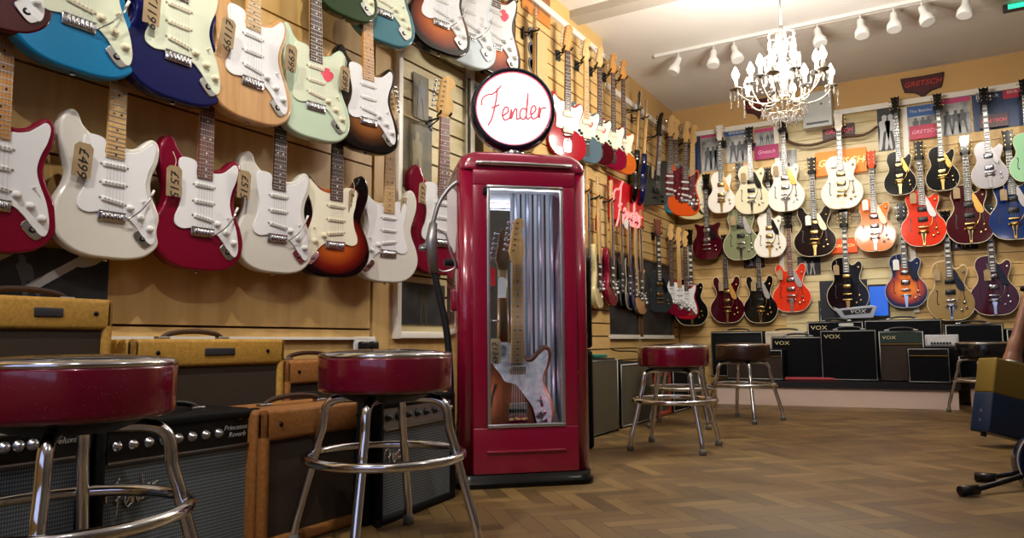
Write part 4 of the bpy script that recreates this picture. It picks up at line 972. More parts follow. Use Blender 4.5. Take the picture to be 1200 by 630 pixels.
for sx in (-1, 1):
    b.box((sx * ix, iy / 2 + .02, (iz0 + iz1) / 2), (.006, iy - .03, iz1 - iz0))
    for k in range(4): b.rbox((sx * (ix - .008), .06 + k * .05, (iz0 + iz1) / 2), (.01, .012, iz1 - iz0), .003)
b.box((0, iy / 2 + .02, iz1), (ix * 2, iy - .02, .006)); b.box((0, iy / 2 + .02, iz0), (ix * 2, iy - .02, .006))
b.build('lining', LINE, pump)
for sx in (-1, 1):
    for zz in (.2, .5, .8):
        l = bpy.data.lights.new('case_fill', 'POINT'); l.energy = .85; l.color = (.88, .94, 1); l.shadow_soft_size = .01
        o = bpy.data.objects.new('case_fill', l); col.objects.link(o); o.parent = pump; o.location = (sx * (ix - .03), .04, iz0 + (iz1 - iz0) * zz)  # fill points added in the front corners to brighten the guitar, not fittings
LAMPW = mat('case_lamp_tube', '#f2f4ff', .4, emit=9)
MB().tube([(-ix * .8, .05, iz1 - .02), (ix * .8, .05, iz1 - .02)], .009, 10).build('case_lamp', LAMPW, pump)
# round lit sign on top
gc, gzc = L_(600.5, 131, .12)
gr = 50 * px2m * 1.04; b = MB()
prof = [(.0, .07), (gr * .6, .068), (gr * .93, .05), (gr, .02), (gr, -.02), (gr * .97, -.05), (gr * .9, -.058), (gr * .88, -.052)]
g = empty('globe', (gc, .12, gzc), (0, 0, R_(-6))); g.parent = pump; g.name = 'globe_sign'
b.lathe([(r_, -h) for r_, h in prof], (0, 0, 0), 48, 0, 'y', caps=False); b.build('rim', gloss('navy_black_rim', '#101020'), g)
MB().lathe([(gr * .885, .046), (gr * .86, .049), (gr * .85, .046)], (0, 0, 0), 48, 0, 'y', caps=False).build('pink_ring', mat('pink_ring', '#e2586a', .4, emit=1.0), g)
MB().lathe([(gr * .86, .045), (gr * .6, .051), (0, .054)], (0, 0, 0), 48, 0, 'y').build('lit_face', mat('lit_face', '#fff4f6', .4, emit=2.6), g)
script_logo('logo', gr * 1.5, .0042, mat('coral_script', '#cc5058', .5, emit=.3), g, (0, -.060, .004), (0, R_(-4), 0))
MB().lathe([(.05, HT - .02), (.05, HT + .006), (.035, gzc - gr + .012)], (gc, .12, 0), 20).build('globe_mount', CHROME, pump)
# nozzle and hose on the left flank
NOZ = mat('cast_grey_metal', '#8f9092', .38, .8)
xl = -hw; nx = lambda x: L_(x, 300)[0]
noz = empty('fuel_nozzle', (0, .06, 0)); noz.parent = pump
MB().tube(smooth([(nx(538), -.02, hz(213)), (nx(527), -.02, hz(222)), (nx(515), -.02, hz(240)), (nx(508), -.02, hz(264))], 5, False), .0095, 10).build('spout', NOZ, noz)
b = MB(); b.tube([(nx(509), -.02, hz(262)), (nx(506), -.02, hz(285)), (nx(510), -.02, hz(320))], [.016, .024, .019], 12); b.tube([(nx(493), -.02, hz(291)), (nx(514), -.02, hz(283))], .011, 10); b.lathe([(.016, 0), (.016, .012)], (nx(496), -.02, hz(294)), 12)
b.build('nozzle_body', NOZ, noz)
MB().tube(smooth([(nx(512), -.02, hz(268)), (nx(524), -.02, hz(276)), (nx(529), -.02, hz(295)), (nx(535), -.02, hz(312)), (nx(522), -.02, hz(318)), (nx(512), -.02, hz(314))], 4, False), .0035, 8).build('trigger_guard', NICKEL, noz)
MB().tube(smooth([(nx(510), -.02, hz(318)), (nx(516), -.015, hz(345)), (nx(525), -.01, hz(385)), (nx(530), -.0, hz(440)), (nx(531), .02, hz(500)), (nx(528), .06, hz(548))], 5, False), [.014] * 26, 10).build('hose', mat('black_rubber', '#131419', .5), noz)
MB().rbox((nx(532), .06, hz(305)), (.05, .05, .03), .008).build('nozzle_bracket', BLKMET, noz)
MB().rbox((xl - .002, .12, hz(350)), (.03, .05, .09), .01).build('side_handle', PUMP, pump)
# guitar on show inside
gb = L_(606, 518, .115); gp = PO + tx * gb[0] + bk * .115; gp.z = gb[1]
MAHO = mat('natural_mahogany', '#683822', .35, coat=.5, vary_c='#552c17', vscale=6, stretch=(8, 8, .7))
s_ = (L_(603, 399, .115)[1] - gb[1]) / LEN['tele']
make_guitar('tele', MAHO, PEARLPG, 'maple', 'tele', hw=CHROME, near=True, loc=gp, rot=(R_(1.5), 0, PRZ + .06), scale=s_ , neck_scale=.88, label='natural mahogany guitar with white pearl pickguard inside the pump cabinet', group=None)
def tag_at(P, rz, m, size, label, txt=''):
    r = empty('price_tag', P, (R_(3), 0, rz), label, 'price tag', 'tags inside the pump cabinet'); w, h = size
    MB().prism([(-w/2,-h/2),(w/2,-h/2),(w/2,h/2-.008),(w/2-.01,h/2),(-w/2+.01,h/2),(-w/2,h/2-.008)], -.0008, .0008).build('card', m, r)
    if txt: text('price_writing', txt, w * .7, INK, r, (0, -.0015, -.006), (R_(90), R_(90), 0), .0003, .2)
for (x_, y_), m_, sz, lb, tt in (((584, 411), KRAFT, (.05, .10), 'kraft tag with handwriting inside the pump cabinet', '£1349'), ((581, 322), REDTAG, (.028, .075), 'red card tag inside the pump cabinet', ''), ((593, 335), WTAG, (.034, .085), 'white card tag beside the neck inside the pump cabinet', '')):
    q = PO + tx * nx(x_ + (0)) + bk * .085; q.z = hz(y_); tag_at(q, PRZ, m_, sz, lb, tt)
# black column right behind the pump
q = un(692, 528, 2, 0); col_ = empty('speaker_column', (q.x - .055, q.y + .03, 0), (0, 0, PRZ), 'tall black speaker column standing behind the pump', 'speaker')
for z0, z1 in ((0, .515), (.525, 1.02)):
    c_ = MB().rbox((0, .1, (z0 + z1) / 2), (.13, .2, z1 - z0), .018).build('cabinet', TOLEX, col_)
    MB().box((0, -.002, (z0 + z1) / 2), (.1, .006, z1 - z0 - .06)).build('grille', BLKG, c_)

# ------------------------------------------------------------------ chandelier
zf = 4.4; d0 = RM @ Vector(((918 - 600) / FPX, -(95 - 315) / FPX, -1.0)); cp = CAM + d0 * zf; P1 = lambda y: un(918, y, 1, cp.y).z + .05
CR = mat('crystal', '#ffffff', .04, trans=.9, ior=1.5, coat=.5); BRS = mat('pale_gilt', '#b9b09a', .3, .85); BULB = mat('bulb_glow', (1, .90, .76, 1), .3, emit=60)
CAND = mat('candle_sleeve', '#efe9d8', .5)
ch = empty('chandelier', (cp.x, cp.y, HC), (0, 0, .3), 'lit crystal chandelier with candle bulbs hanging from the ceiling', 'chandelier')
top = P1(36) - HC; bot = P1(150) - HC; pm = zf / FPX
Z = lambda y: P1(y) - HC
MB().tube([(0, 0, 0), (0, 0, Z(40))], .006, 8).build('hanging_rod', NICKEL, ch)
MB().lathe([(.06, 0), (.055, -.02), (.02, -.04), (.008, -.05)][::-1], seg=20).build('ceiling_rose', BRS, ch)
b = MB(); b.lathe([(.004, Z(126)), (.02, Z(124)), (.035, Z(120)), (.018, Z(113)), (.03, Z(104)), (.055, Z(96)), (.035, Z(86)), (.02, Z(80)), (.03, Z(70)), (.045, Z(60)), (.022, Z(50)), (.02, Z(44)), (.006, Z(38))], seg=16); b.build('crystal_column', CR, ch)
MB().lathe([(.03, Z(128)), (.04, Z(125)), (.04, Z(123)), (.02, Z(120))], seg=16).build('hub', BRS, ch)
drop = MB(); drop.lathe([(0.0001, -.038), (.0055, -.028), (.004, -.012), (.0015, 0)], seg=6); drop.sphere((0, 0, .006), .0045, 6)
dmesh = None
def dropat(x, y, z, s=1):
    global dmesh
    if dmesh is None: o = drop.build('crystal_drop', CR, ch); dmesh = o.data
    else: o = bpy.data.objects.new('crystal_drop', dmesh); col.objects.link(o); o.parent = ch
    o.location = (x, y, z); o.scale = (s * 1.15, s * 1.15, s * 1.5)
nd = 0
for tier, (n, R, zb_, zbulb, ph) in enumerate(((6, .285, 112, 92, .2), (6, .19, 104, 86, .72))):
    for k in range(n):
        a = 2 * PI * k / n + ph; c, s = math.cos(a), math.sin(a)
        zz = Z(zb_ + 3 * math.sin(k * 2.3)); ze = zz
        arm = MB().tube([(c * r_, s * r_, z) for r_, z in smooth([(.02, Z(124)), (R * .35, Z(131)), (R * .7, Z(128)), (R * .93, (ze + Z(126)) / 2), (R, ze)], 5, False)], .0045, 7).build('arm', BRS, ch)
        MB().lathe([(.008, ze - .012), (.036, ze + .002), (.038, ze + .006), (.012, ze + .004)], (c * R, s * R, 0), 14).build('drip_pan', CR if tier else BRS, arm)
        MB().lathe([(.0105, ze + .002), (.0105, ze + .062), (.006, ze + .064)], (c * R, s * R, 0), 12).build('candle_sleeve', CAND, arm)
        bb = MB().lathe([(.009, ze + .062), (.02, ze + .08), (.022, ze + .096), (.013, ze + .12), (.002, ze + .142)], (c * R, s * R, 0), 10).build('bulb', BULB, arm)
        lt = bpy.data.lights.new('candle_light', 'POINT'); lt.energy = 11.5; lt.color = (1, .92, .82); lt.shadow_soft_size = .03
        lo = bpy.data.objects.new('candle_light', lt); col.objects.link(lo); lo.parent = ch; lo.location = (c * R, s * R, ze + .165)
        for j in range(4 if tier == 0 else 3):
            aa = 2 * PI * j / 4 + a; dropat(c * R + math.cos(aa) * .034, s * R + math.sin(aa) * .034, ze - .008); nd += 1
            if tier == 0 and j < 2: dropat(c * R + math.cos(aa) * .034, s * R + math.sin(aa) * .034, ze - .075, .9); nd += 1
for k in range(14):   # bowl of crystals below
    a = 2 * PI * k / 14
    for r_, y_ in ((.13, 136), (.075, 146)): dropat(math.cos(a) * r_, math.sin(a) * r_, Z(y_), .95); nd += 1
for k in range(9):
    a = 2 * PI * k / 9
    dropat(math.cos(a) * .075, math.sin(a) * .075, Z(52), 1.5); dropat(math.cos(a + .3) * .10, math.sin(a + .3) * .10, Z(78), 1.4); nd += 2
for R2, y2 in ((.13, 134), (.075, 144), (.075, 50), (.10, 77)):
    MB().tube([(math.cos(2 * PI * k / 32) * R2, math.sin(2 * PI * k / 32) * R2, Z(y2)) for k in range(32)], .003, 5, closed=True).build('crystal_hoop', BRS, ch)
b = MB()
for k in range(12):
    a = 2 * PI * k / 12
    for j in range(9):
        u = j / 8; b.sphere((math.cos(a) * (.075 + .06 * u ** 2), math.sin(a) * (.075 + .06 * u ** 2), Z(50) + (Z(112) - Z(50)) * u), .0055, 6)
    for j in range(6):
        u = j / 5; rr_ = .13 * math.cos(u * PI / 2); b.sphere((math.cos(a) * rr_, math.sin(a) * rr_, Z(136) - .07 * math.sin(u * PI / 2)), .009, 6)
o = b.build('bead_swag', CR, ch); o['kind'] = 'stuff'
MB().sphere((0, 0, Z(149)), .02, 12).build('ball_finial', CR, ch)

# ------------------------------------------------------------------ track lights
YT = 5.95
tr0 = un(767, 62, 1, YT).x
b = MB().box(((tr0 + 3.4) / 2, YT, HC - .012), (3.4 - tr0, .034, .024))
tag(b.build('light_track', WHITEP), 'thin white lighting track across the ceiling', 'light track')
tags_ = ['first', 'second', 'third', 'fourth', 'fifth', 'sixth', 'seventh', 'eighth']
SP = [(795, 60, 795, 82, -20), (836, 52, 835, 75, 0), (860, 47, 864, 72, 15), (957, 20, 957, 38, 10), (1008, 20, 1009, 45, 5), (1047, 10, 1047, 37, 0), (1080, 2, 1085, 30, 15), (1132, -6, 1132, 22, -8)]
for i, (ax_, ay, bx, by, ang) in enumerate(SP):
    x = un(ax_, ay + 2, 1, YT).x
    r = empty('track_spotlight', (x, YT, HC - .024), (0, 0, 0), 'white track spotlight, %s from the left on the ceiling track' % tags_[i], 'spotlight', 'white spotlights on the ceiling track')
    MB().tube([(0, 0, 0), (0, 0, -.05)], .007, 8).build('stem', WHITEP, r)
    hd = MB().lathe([(0.001, .02), (.022, .015), (.026, 0), (.028, -.05), (.05, -.09), (.052, -.13), (.046, -.135)][::-1], seg=20).build('lamp_head', WHITEP, r, (0, 0, -.055), (R_(-14), R_(-ang), 0))
    MB().lathe([(0.001, -.125), (.046, -.128)][::-1], seg=20).build('lens', mat('spot_lens', '#fff6e6', .3, emit=3), hd)
# ------------------------------------------------------------------ lights
def spot(name, loc, tgt, e, ang=70, c=(1, .93, .83), size=.04, blend=.6):
    l = bpy.data.lights.new(name, 'SPOT'); l.energy = e; l.spot_size = R_(ang); l.spot_blend = blend; l.color = c; l.shadow_soft_size = size
    o = bpy.data.objects.new(name, l); col.objects.link(o); o.location = loc
    o.rotation_euler = (Vector(tgt) - Vector(loc)).to_track_quat('-Z', 'Y').to_euler(); return o
for i, x in enumerate((.5, 1.0, 1.5, 2.1, 2.7, 3.2)):
    spot('track_lamp', (x, YT + .05, HC - .22), (x + .05, YB, 1.45), 42, 75)
for x, y, tx_, ty, tz, e, an in ((1.25, -.25, 0, 1.35, 1.1, 150, 88), (1.25, 1.3, 0, 2.6, 1.2, 105, 80), (2.5, .1, 0, 1.5, 1.5, 75, 82), (1.7, 3.3, 0, 4.6, 1.5, 6, 70), (1.7, 4.6, 0, 6.0, 1.6, 14, 60), (4.2, .3, 4.6, -1.6, 1.5, 30, 80)):
    spot('near_track_and_fill', (x, y, HC - .16), (tx_, ty, tz), e, an, (1, .93, .84), .012, .5)  # unseen spots: keys follow the wall shadows, frontal and front-wall ones are added fill
for x, y in ((3.2, 2.2),):
    l = bpy.data.lights.new('near_ceiling_fill', 'POINT'); l.energy = 12; l.color = (1, .94, .86); l.shadow_soft_size = .12
    o = bpy.data.objects.new('near_ceiling_fill', l); col.objects.link(o); o.location = (x, y, 2.55)  # unseen fill point added to brighten the ceiling, no fixture here
def area(name, loc, tgt, e, sz, c):
    l = bpy.data.lights.new(name, 'AREA'); l.energy = e; l.size = sz; l.color = c; l.shape = 'SQUARE'
    o = bpy.data.objects.new(name, l); col.objects.link(o); o.location = loc
    o.rotation_euler = (Vector(tgt) - Vector(loc)).to_track_quat('-Z', 'Y').to_euler(); return o

w = bpy.data.worlds.new('world'); bpy.context.scene.world = w; w.use_nodes = True
w.node_tree.nodes['Background'].inputs[0].default_value = (.02, .022, .03, 1); w.node_tree.nodes['Background'].inputs[1].default_value = 1
# ------------------------------------------------------------------ camera
cd = bpy.data.cameras.new('camera'); cam = bpy.data.objects.new('camera', cd); col.objects.link(cam)
M4 = RM.to_4x4(); M4.translation = CAM; cam.matrix_world = M4
cd.sensor_width = 36; cd.sensor_fit = 'HORIZONTAL'; cd.lens = FPX / 1200 * 36; cd.clip_start = .02
bpy.context.scene.camera = cam
sc = bpy.context.scene
sc.view_settings.view_transform = 'Standard'; sc.view_settings.look = 'None'; sc.view_settings.exposure = 0; sc.view_settings.gamma = 1; sc.view_settings.use_curve_mapping = False
sc.cycles.use_denoising = True; sc.cycles.max_bounces = 8; sc.cycles.glossy_bounces = 4; sc.cycles.transmission_bounces = 6; sc.cycles.caustics_reflective = False; sc.cycles.caustics_refractive = False; sc.cycles.sample_clamp_indirect = 4
# ------------------------------------------------------------------ posters, signs and clutter on the walls
def wallboard(name, cat, label, x0, y0, x1, y1, ax, plane, m, th=.006, group=None, frame=None):
    """flat board on a wall; returns its root, width, height. local x right, z up, front -y, origin at lower centre"""
    xm = (x0 + x1) / 2; A = un(x0, y1, ax, plane); B = un(x1, y1, ax, plane); Tm = un(xm, y0, ax, plane); Bm = un(xm, y1, ax, plane)
    w = (B - A).length if ax else abs(B.y - A.y); w = abs(B.x - A.x) if ax == 1 else abs(B.y - A.y); h = Tm.z - Bm.z
    r = empty(name, Bm, (0, 0, 0 if ax == 1 else PI / 2), label, cat, group)
    MB().box((0, 0, h / 2), (w, th, h)).build('sheet', m, r)
    if frame:
        b = MB(); f = .018
        for c, s in (((0, -.004, f / 2), (w, .014, f)), ((0, -.004, h - f / 2), (w, .014, f)), ((-w / 2 + f / 2, -.004, h / 2), (f, .014, h)), ((w / 2 - f / 2, -.004, h / 2), (f, .014, h))): b.box(c, s)
        b.build('frame', frame, r)
    return r, w, h, th
def band(r, w, h, th, u0, v0, u1, v1, m, name='printed_panel', d=.0006):
    return MB().box(((u0 + u1 - 1) * w / 2, -th / 2 - d, (v0 + v1) * h / 2), ((u1 - u0) * w, .0012, (v1 - v0) * h)).build(name, m, r)
def figure(r, w, h, th, u, v0, v1, m, lean=0):
    """printed silhouette: head, shoulders, legs"""
    H = (v1 - v0) * h; o = [(-.14, 0), (-.05, .45), (0, .5), (.06, .45), (.15, 0), (.24, 0), (.17, .5), (.2, .78), (.08, .84), (.09, .95), (0, 1), (-.09, .95), (-.08, .84), (-.2, .78), (-.17, .5), (-.24, 0)]
    pts = smooth([((u - .5) * w + (x * .75 + lean * z) * H, v0 * h + z * H) for x, z in o], 3)
    return MB().prism(pts, -th / 2 - .0018, -th / 2 - .0008).build('printed_figure', m, r)
def blotch(n, a, b_, sc=9):
    return mat(n, a, .5, vary_c=b_, vscale=sc)
PB = blotch('mono_photo_print', '#bfc0bd', '#5c5f62', 7); PDK = blotch('dark_photo_print', '#0f1116', '#33363a', 6); PWH = mat('poster_white', '#cfcfca', .45); PBLUE = mat('poster_blue', '#2c5a9c', .45); PPINK = mat('poster_pink', '#c2457a', .45); PRED = mat('poster_red', '#b8344a', .45); PNAVY = mat('poster_navy', '#24395e', .45)
PGREY = mat('printed_grey', '#55585c', .5); PLITE = mat('printed_light', '#b8babb', .5)
yb = YB - .004 - .004
GP = 'posters along the top of the back wall'
for (x0, y0, x1, y1, base, hd, ht, txt, lb, fcol) in (
    (812, 160, 822, 204, PNAVY, PNAVY, 0, '', 'narrow navy poster at the far left of the back wall', PGREY),
    (823, 154, 848, 200, PB, PPINK, .14, '', 'poster with a pink top band in the left group', PGREY),
    (850, 150, 882, 190, PB, PBLUE, .2, 'Beatles', 'poster with blue band and standing figures in the left group', PGREY),
    (884, 150, 913, 170, PB, PPINK, .2, '', 'pale poster with pink band above the pink sign', PGREY),
    (1064, 123, 1098, 160, PB, PBLUE, .34, 'The Beatles', 'poster with a blue heading right of the white strip', PGREY),
    (1100, 111, 1139, 158, PB, PPINK, .2, '', 'photo poster of two faces under a magenta band', PGREY),
    (1141, 108, 1178, 152, PNAVY, PNAVY, 0, 'B  Beck', 'dark blue poster behind the silver guitar headstock', PGREY),
    (1178, 100, 1200, 148, PNAVY, PRED, .3, 'BECK', 'blue poster with a red heading at the right edge', PGREY)):
    r, w, h, th = wallboard('poster', 'poster', lb, x0, y0, x1, y1, 1, YB - .005, base, group=GP)
    if ht: band(r, w, h, th, 0, 1 - ht, 1, 1, hd)
    if txt: text('poster_writing', txt, w * (.24 if len(txt) < 9 else .17), PWH, r, (0, -th / 2 - .002, h * (1 - max(ht, .2) / 2)), (R_(90), 0, 0), .0003)
    if base is PB:
        for u in (.3, .55, .75): figure(r, w, h, th, u, .05, .62, fcol)
# extra printed sheets behind the slats in the middle panel
for (x0, y0, x1, y1, lb) in ((915, 176, 935, 215, 'pale printed notice left of the orange banner'), (1030, 120, 1054, 176, 'grey blurred poster left of the gold pickguard black guitar'), (1112, 262, 1146, 292, 'small framed photo between the middle and bottom rows'), (872, 300, 896, 313, 'small framed photo behind the black double cutaway'), (935, 300, 962, 322, 'small mono photo left of the orange banner glow'), (960, 352, 974, 376, 'dark photo beside the large black guitar')):
    r, w, h, th = wallboard('photo_print', 'photo', lb, x0, y0, x1, y1, 1, YB - .017, PB if 'pale' in lb else PDK, frame=mat('dark_frame', '#2a1414', .5) if 'framed' in lb else None)
    for u in (.35, .65): figure(r, w, h, th, u, .05, .75, PLITE)
# red winged badges
BADGE = mat('badge_black', '#15100f', .4); BRED = mat('badge_red_letters', '#c23a2a', .5)
def wing(x0, y0, x1, y1, lb):
    xm = (x0 + x1) / 2; P = un(xm, (y0 + y1) / 2, 1, YB + .0); w = abs(un(x1, y0, 1, YB).x - un(x0, y0, 1, YB).x); h = un(xm, y0, 1, YB).z - un(xm, y1, 1, YB).z
    r = empty('wall_sign', P + Vector((0, -.0, 0)), (0, 0, 0), lb, 'sign')
    o = [(-.5, .32), (0, .30), (.5, .32), (.46, 0), (.42, -.18), (.2, -.24), (.08, -.34), (0, -.5), (-.08, -.34), (-.2, -.24), (-.42, -.18), (-.46, 0)]
    MB().prism([(x * w, z * h * 1.15) for x, z in o], .0, .02, .004).build('board', BADGE, r)
    MB().prism([(x * w * .92, z * h * 1.0) for x, z in o], -.002, .004).build('inner_panel', mat('badge_maroon', '#4a1418', .5), r)
    text('sign_writing', 'GRETSCH', w * .19, BRED, r, (0, -.004, h * .06), (R_(90), 0, 0), .002, .25, 1.05)
wing(1055, 84, 1107, 114, 'black winged sign with red GRETSCH lettering above the posters')
wing(872, 112, 905, 138, 'dark red winged sign behind the chandelier')
def sign(x0, y0, x1, y1, lb, m, txt, tm, k=.26, th=.02, plane=YB - .03, xs=1):
    r, w, h, t_ = wallboard('wall_sign', 'sign', lb, x0, y0, x1, y1, 1, plane, m, th)
    text('sign_writing', txt, w * k, tm, r, (0, -th / 2 - .002, h / 2), (R_(90), 0, 0), .001, .25, xs)
    return r
SR = mat('sign_dark_red', '#3a0d14', .4); ORB = mat('orange_banner', '#e07c14', .5, emit=.35); ORL = mat('banner_letters', '#ffd489', .5, emit=.9)
sign(964, 146, 1002, 162, 'dark sign with pink GRETSCH lettering above the orange banner', SR, 'GRETSCH', mat('pink_lettering', '#e2505f', .5, emit=.3), .2)
sign(956, 176, 1016, 204, 'large orange lit banner behind the white guitar', ORB, 'GRETSCH', ORL, .21, .05)
sign(975, 280, 1005, 296, 'small orange sign with a red glow in the middle row', mat('orange_sign', '#d8501a', .5, emit=.5), 'GRETSCH', ORL, .18, .04)
sign(1148, 134, 1182, 149, 'small dark sign reading GRETSCH beside the silver guitar neck', SR, 'GRETSCH', MC['pink_lettering'], .2)
sign(884, 170, 913, 186, 'magenta sign in the left poster group', mat('magenta_sign', '#a01a5c', .5), 'Gretsch', mat('pale_pink_lettering', '#e8a8c4', .5), .22)
sign(1066, 146, 1102, 162, 'pink sign with pale lettering below the blue poster', mat('deep_pink_sign', '#b02a48', .5), 'GRETSCH', MC['pale_pink_lettering'], .2)
# white projector case below the chandelier
P = un(958, 148, 1, YB - .2); a_ = un(942, 148, 1, YB - .2); c_ = un(977, 148, 1, YB - .2); t_ = un(958, 106, 1, YB - .2)
r = empty('wall_speaker', (P.x, YB - .2, P.z), (0, 0, 0), 'pale grey boxed unit mounted high on the wall behind the chandelier', 'speaker')
MB().rbox((0, .1, (t_.z - P.z) / 2), (c_.x - a_.x, .17, t_.z - P.z), .012).build('case', mat('pale_grey_case', '#bfc4c2', .5), r)
MB().lathe([(.012, 0), (.012, .01), (0, .01)], (.04, .015, .22), 12, 0, 'y').build('dial', CHROME, r); MB().box((0, .014, .04), (.2, .006, .02)).build('vent', GREYB, r)
MB().tube([(0, .18, .1), (0, .2, .1)], .03, 10).build('bracket', BLKMET, r)
b = MB(); pts = [un(912, 152, 1, YB - .1), un(925, 166, 1, YB - .1), un(950, 170, 1, YB - .1), un(985, 160, 1, YB - .1), un(1012, 158, 1, YB - .1), un(1028, 148, 1, YB - .1)]
tag(MB().tube(smooth([tuple(p) for p in pts], 4, False), [.01] * 4 + [.014] * 12 + [.012] * 5, 8).build('wall_branch', mat('dark_wood_branch', '#4a3222', .6)), 'dark curved wooden piece mounted across the wall above the orange banner', 'decoration')
# blue lit screen and car shaped ornament
r, w, h, th = wallboard('display_screen', 'screen', 'blue lit screen between the black and sunburst guitars', 1019, 333, 1043, 372, 1, YB - .03, BLACK, .03)
band(r, w, h, th, .06, .06, .94, .94, mat('blue_screen', '#1c50b0', .4, emit=.9), 'screen_face')
r, w, h, th = wallboard('display_board', 'board', 'dark board behind the large black guitar above the amplifiers', 962, 328, 1018, 374, 1, YB - .02, mat('dark_blue_board', '#0b1222', .5), .012)
P = un(1002, 366, 1, YB - .17); w = un(1028, 366, 1, YB - .17).x - un(976, 366, 1, YB - .17).x
r = empty('wall_sign', P, (0, 0, 0), 'silver winged emblem below the large black guitar', 'sign'); SE = mat('silver_emblem', '#a8b0b8', .3, .6)
MB().prism([(-.5 * w, .16 * w), (-.38 * w, .10 * w), (.36 * w, .17 * w), (.5 * w, .14 * w), (.40 * w, -.14 * w), (-.30 * w, -.15 * w), (-.42 * w, .02 * w)], 0, .02, .004).build('emblem', SE, r)
MB().prism([(-.30 * w, .06 * w), (.40 * w, .11 * w), (.34 * w, -.02 * w), (-.24 * w, -.06 * w)], -.003, .002).build('dark_panel', BLACK, r)
text('sign_writing', 'VOX', w * .13, PIPE, r, (.06 * w, -.005, .025 * w), (R_(90), 0, 0), .001, .2, 1.3)
MB().tube([(0, .02, 0), (0, .165, 0)], .012, 8).build('bracket', BLKMET, r)
# exit light
p = un(1196, 4, 0, 3.28); r = empty('exit_light', (3.2, 7.45, HC), (0, 0, 0), 'small green lit exit light on the ceiling at the right edge', 'exit light')
q = un(1190, 4, 1, 6.4)
r.location = (q.x, 6.4, HC); MB().rbox((0, 0, -.03), (.16, .05, .06), .008).build('housing', GREYB, r); MB().box((0, -.027, -.032), (.1, .004, .035)).build('green_panel', mat('green_glow', '#30d8a0', .4, emit=1.6), r)
# posters on the left wall
r, w, h, th = wallboard('poster', 'poster', 'large black and white photo poster of guitars behind the tweed amplifier', -60, 288, 132, 360, 0, .012, PDK, .006)
for u, v0, v1, ln in ((.2, .05, .9, .2), (.52, 0, .85, -.3)): figure(r, w, h, th, u, v0, v1, PGREY, ln)
for (u0, v0, u1, v1) in ((.45, .35, .78, .78), (.08, .55, .38, .9)):
    MB().prism([((u0 - .5) * w, v0 * h), ((u0 - .5) * w + .02, v0 * h - .02), ((u1 - .5) * w, v1 * h - .01), ((u1 - .5) * w, v1 * h + .02)], -.006, -.0045).build('printed_neck', PLITE, r)
MB().prism(smooth([((.78 - .5) * w, .72 * h), ((.9 - .5) * w, .78 * h), ((.97 - .5) * w, .95 * h), ((.86 - .5) * w, .9 * h), ((.8 - .5) * w, .98 * h)], 3), -.006, -.0045).build('printed_body', PLITE, r)
FILM = blotch('smoky_film_print', '#6d6342', '#3d3a2a', 5)
r, w, h, th = wallboard('photo_print', 'photo', 'smoky transparent print on the upper framed slat panel', 484, 88, 502, 140, 0, .008, FILM, .004); figure(r, w, h, th, .5, .05, .9, PGREY)
r, w, h, th = wallboard('photo_print', 'photo', 'smoky portrait print on the framed slat panel behind the red guitar', 470, 142, 506, 222, 0, .008, blotch('smoky_film_print2', '#6a5f3c', '#33301f', 8), .004); figure(r, w, h, th, .5, .05, .85, mat('film_pale', '#7d7450', .5))
r, w, h, th = wallboard('photo_print', 'photo', 'dark portrait print low on the framed slat panel', 468, 332, 522, 380, 0, .008, PDK, .004); figure(r, w, h, th, .5, .02, .9, mat('film_dark', '#3a3322', .5))
r, w, h, th = wallboard('photo_print', 'photo', 'dark cloth print beside the pump behind the round sign', 549, 96, 566, 200, 0, .03, blotch('dark_cloth_print', '#12110e', '#38301c', 9), .01)
r, w, h, th = wallboard('poster', 'poster', 'orange and brown poster at the top of the chimney breast', 612, -20, 645, 22, 0, BX + .004, blotch('brown_orange_print', '#6b4a2c', '#a8662a', 4), .006)
band(r, w, h, th, 0, 0, 1, .3, mat('poster_orange', '#c0762a', .5)); figure(r, w, h, th, .5, .2, .9, PGREY)
r, w, h, th = wallboard('poster', 'poster', 'tan printed board with dark rings on the chimney breast', 616, 34, 642, 100, 0, BX + .004, mat('tan_print', '#c2a672', .5), .006)
for k in range(3): MB().lathe([(w * .17, .0), (w * .17, .002), (w * .11, .002), (w * .11, 0)], (-w * .22, -.004, h * (.82 - k * .26)), 16, 0, 'y').build('printed_ring', PGREY, r)
r, w, h, th = wallboard('wall_sign', 'sign', 'glowing red sign with pink script among the far left guitars', 716, 216, 754, 262, 0, .05, mat('red_sign', '#b8141c', .5, emit=.3), .02)
script_logo('sign_writing', w * .86, .009, mat('pink_glow', '#ff8a8a', .5, emit=1.0), r, (0, -.013, h * .36))
for k in range(2):
    yy = (5.86, 6.82)[k]
    r = empty('framed_picture', (.012, yy, 0.60), (0, 0, PI / 2), ('wide dark framed picture below the edge-on guitars', 'second dark framed picture nearer the room corner')[k], 'picture')
    MB().box((0, 0, .36), (.86, .006, .72)).build('print', PDK, r)
    MB().box((0, -.006, .0), (.9, .02, .035)).build('bottom_rail', WHITEW, r)
    b = MB()
    for c, s in (((0, -.006, .72), (.9, .02, .02)), ((-.44, -.006, .36), (.02, .02, .72)), ((.44, -.006, .36), (.02, .02, .72))): b.box(c, s)
    b.build('frame', mat('brown_frame', '#5a4024', .5), r)
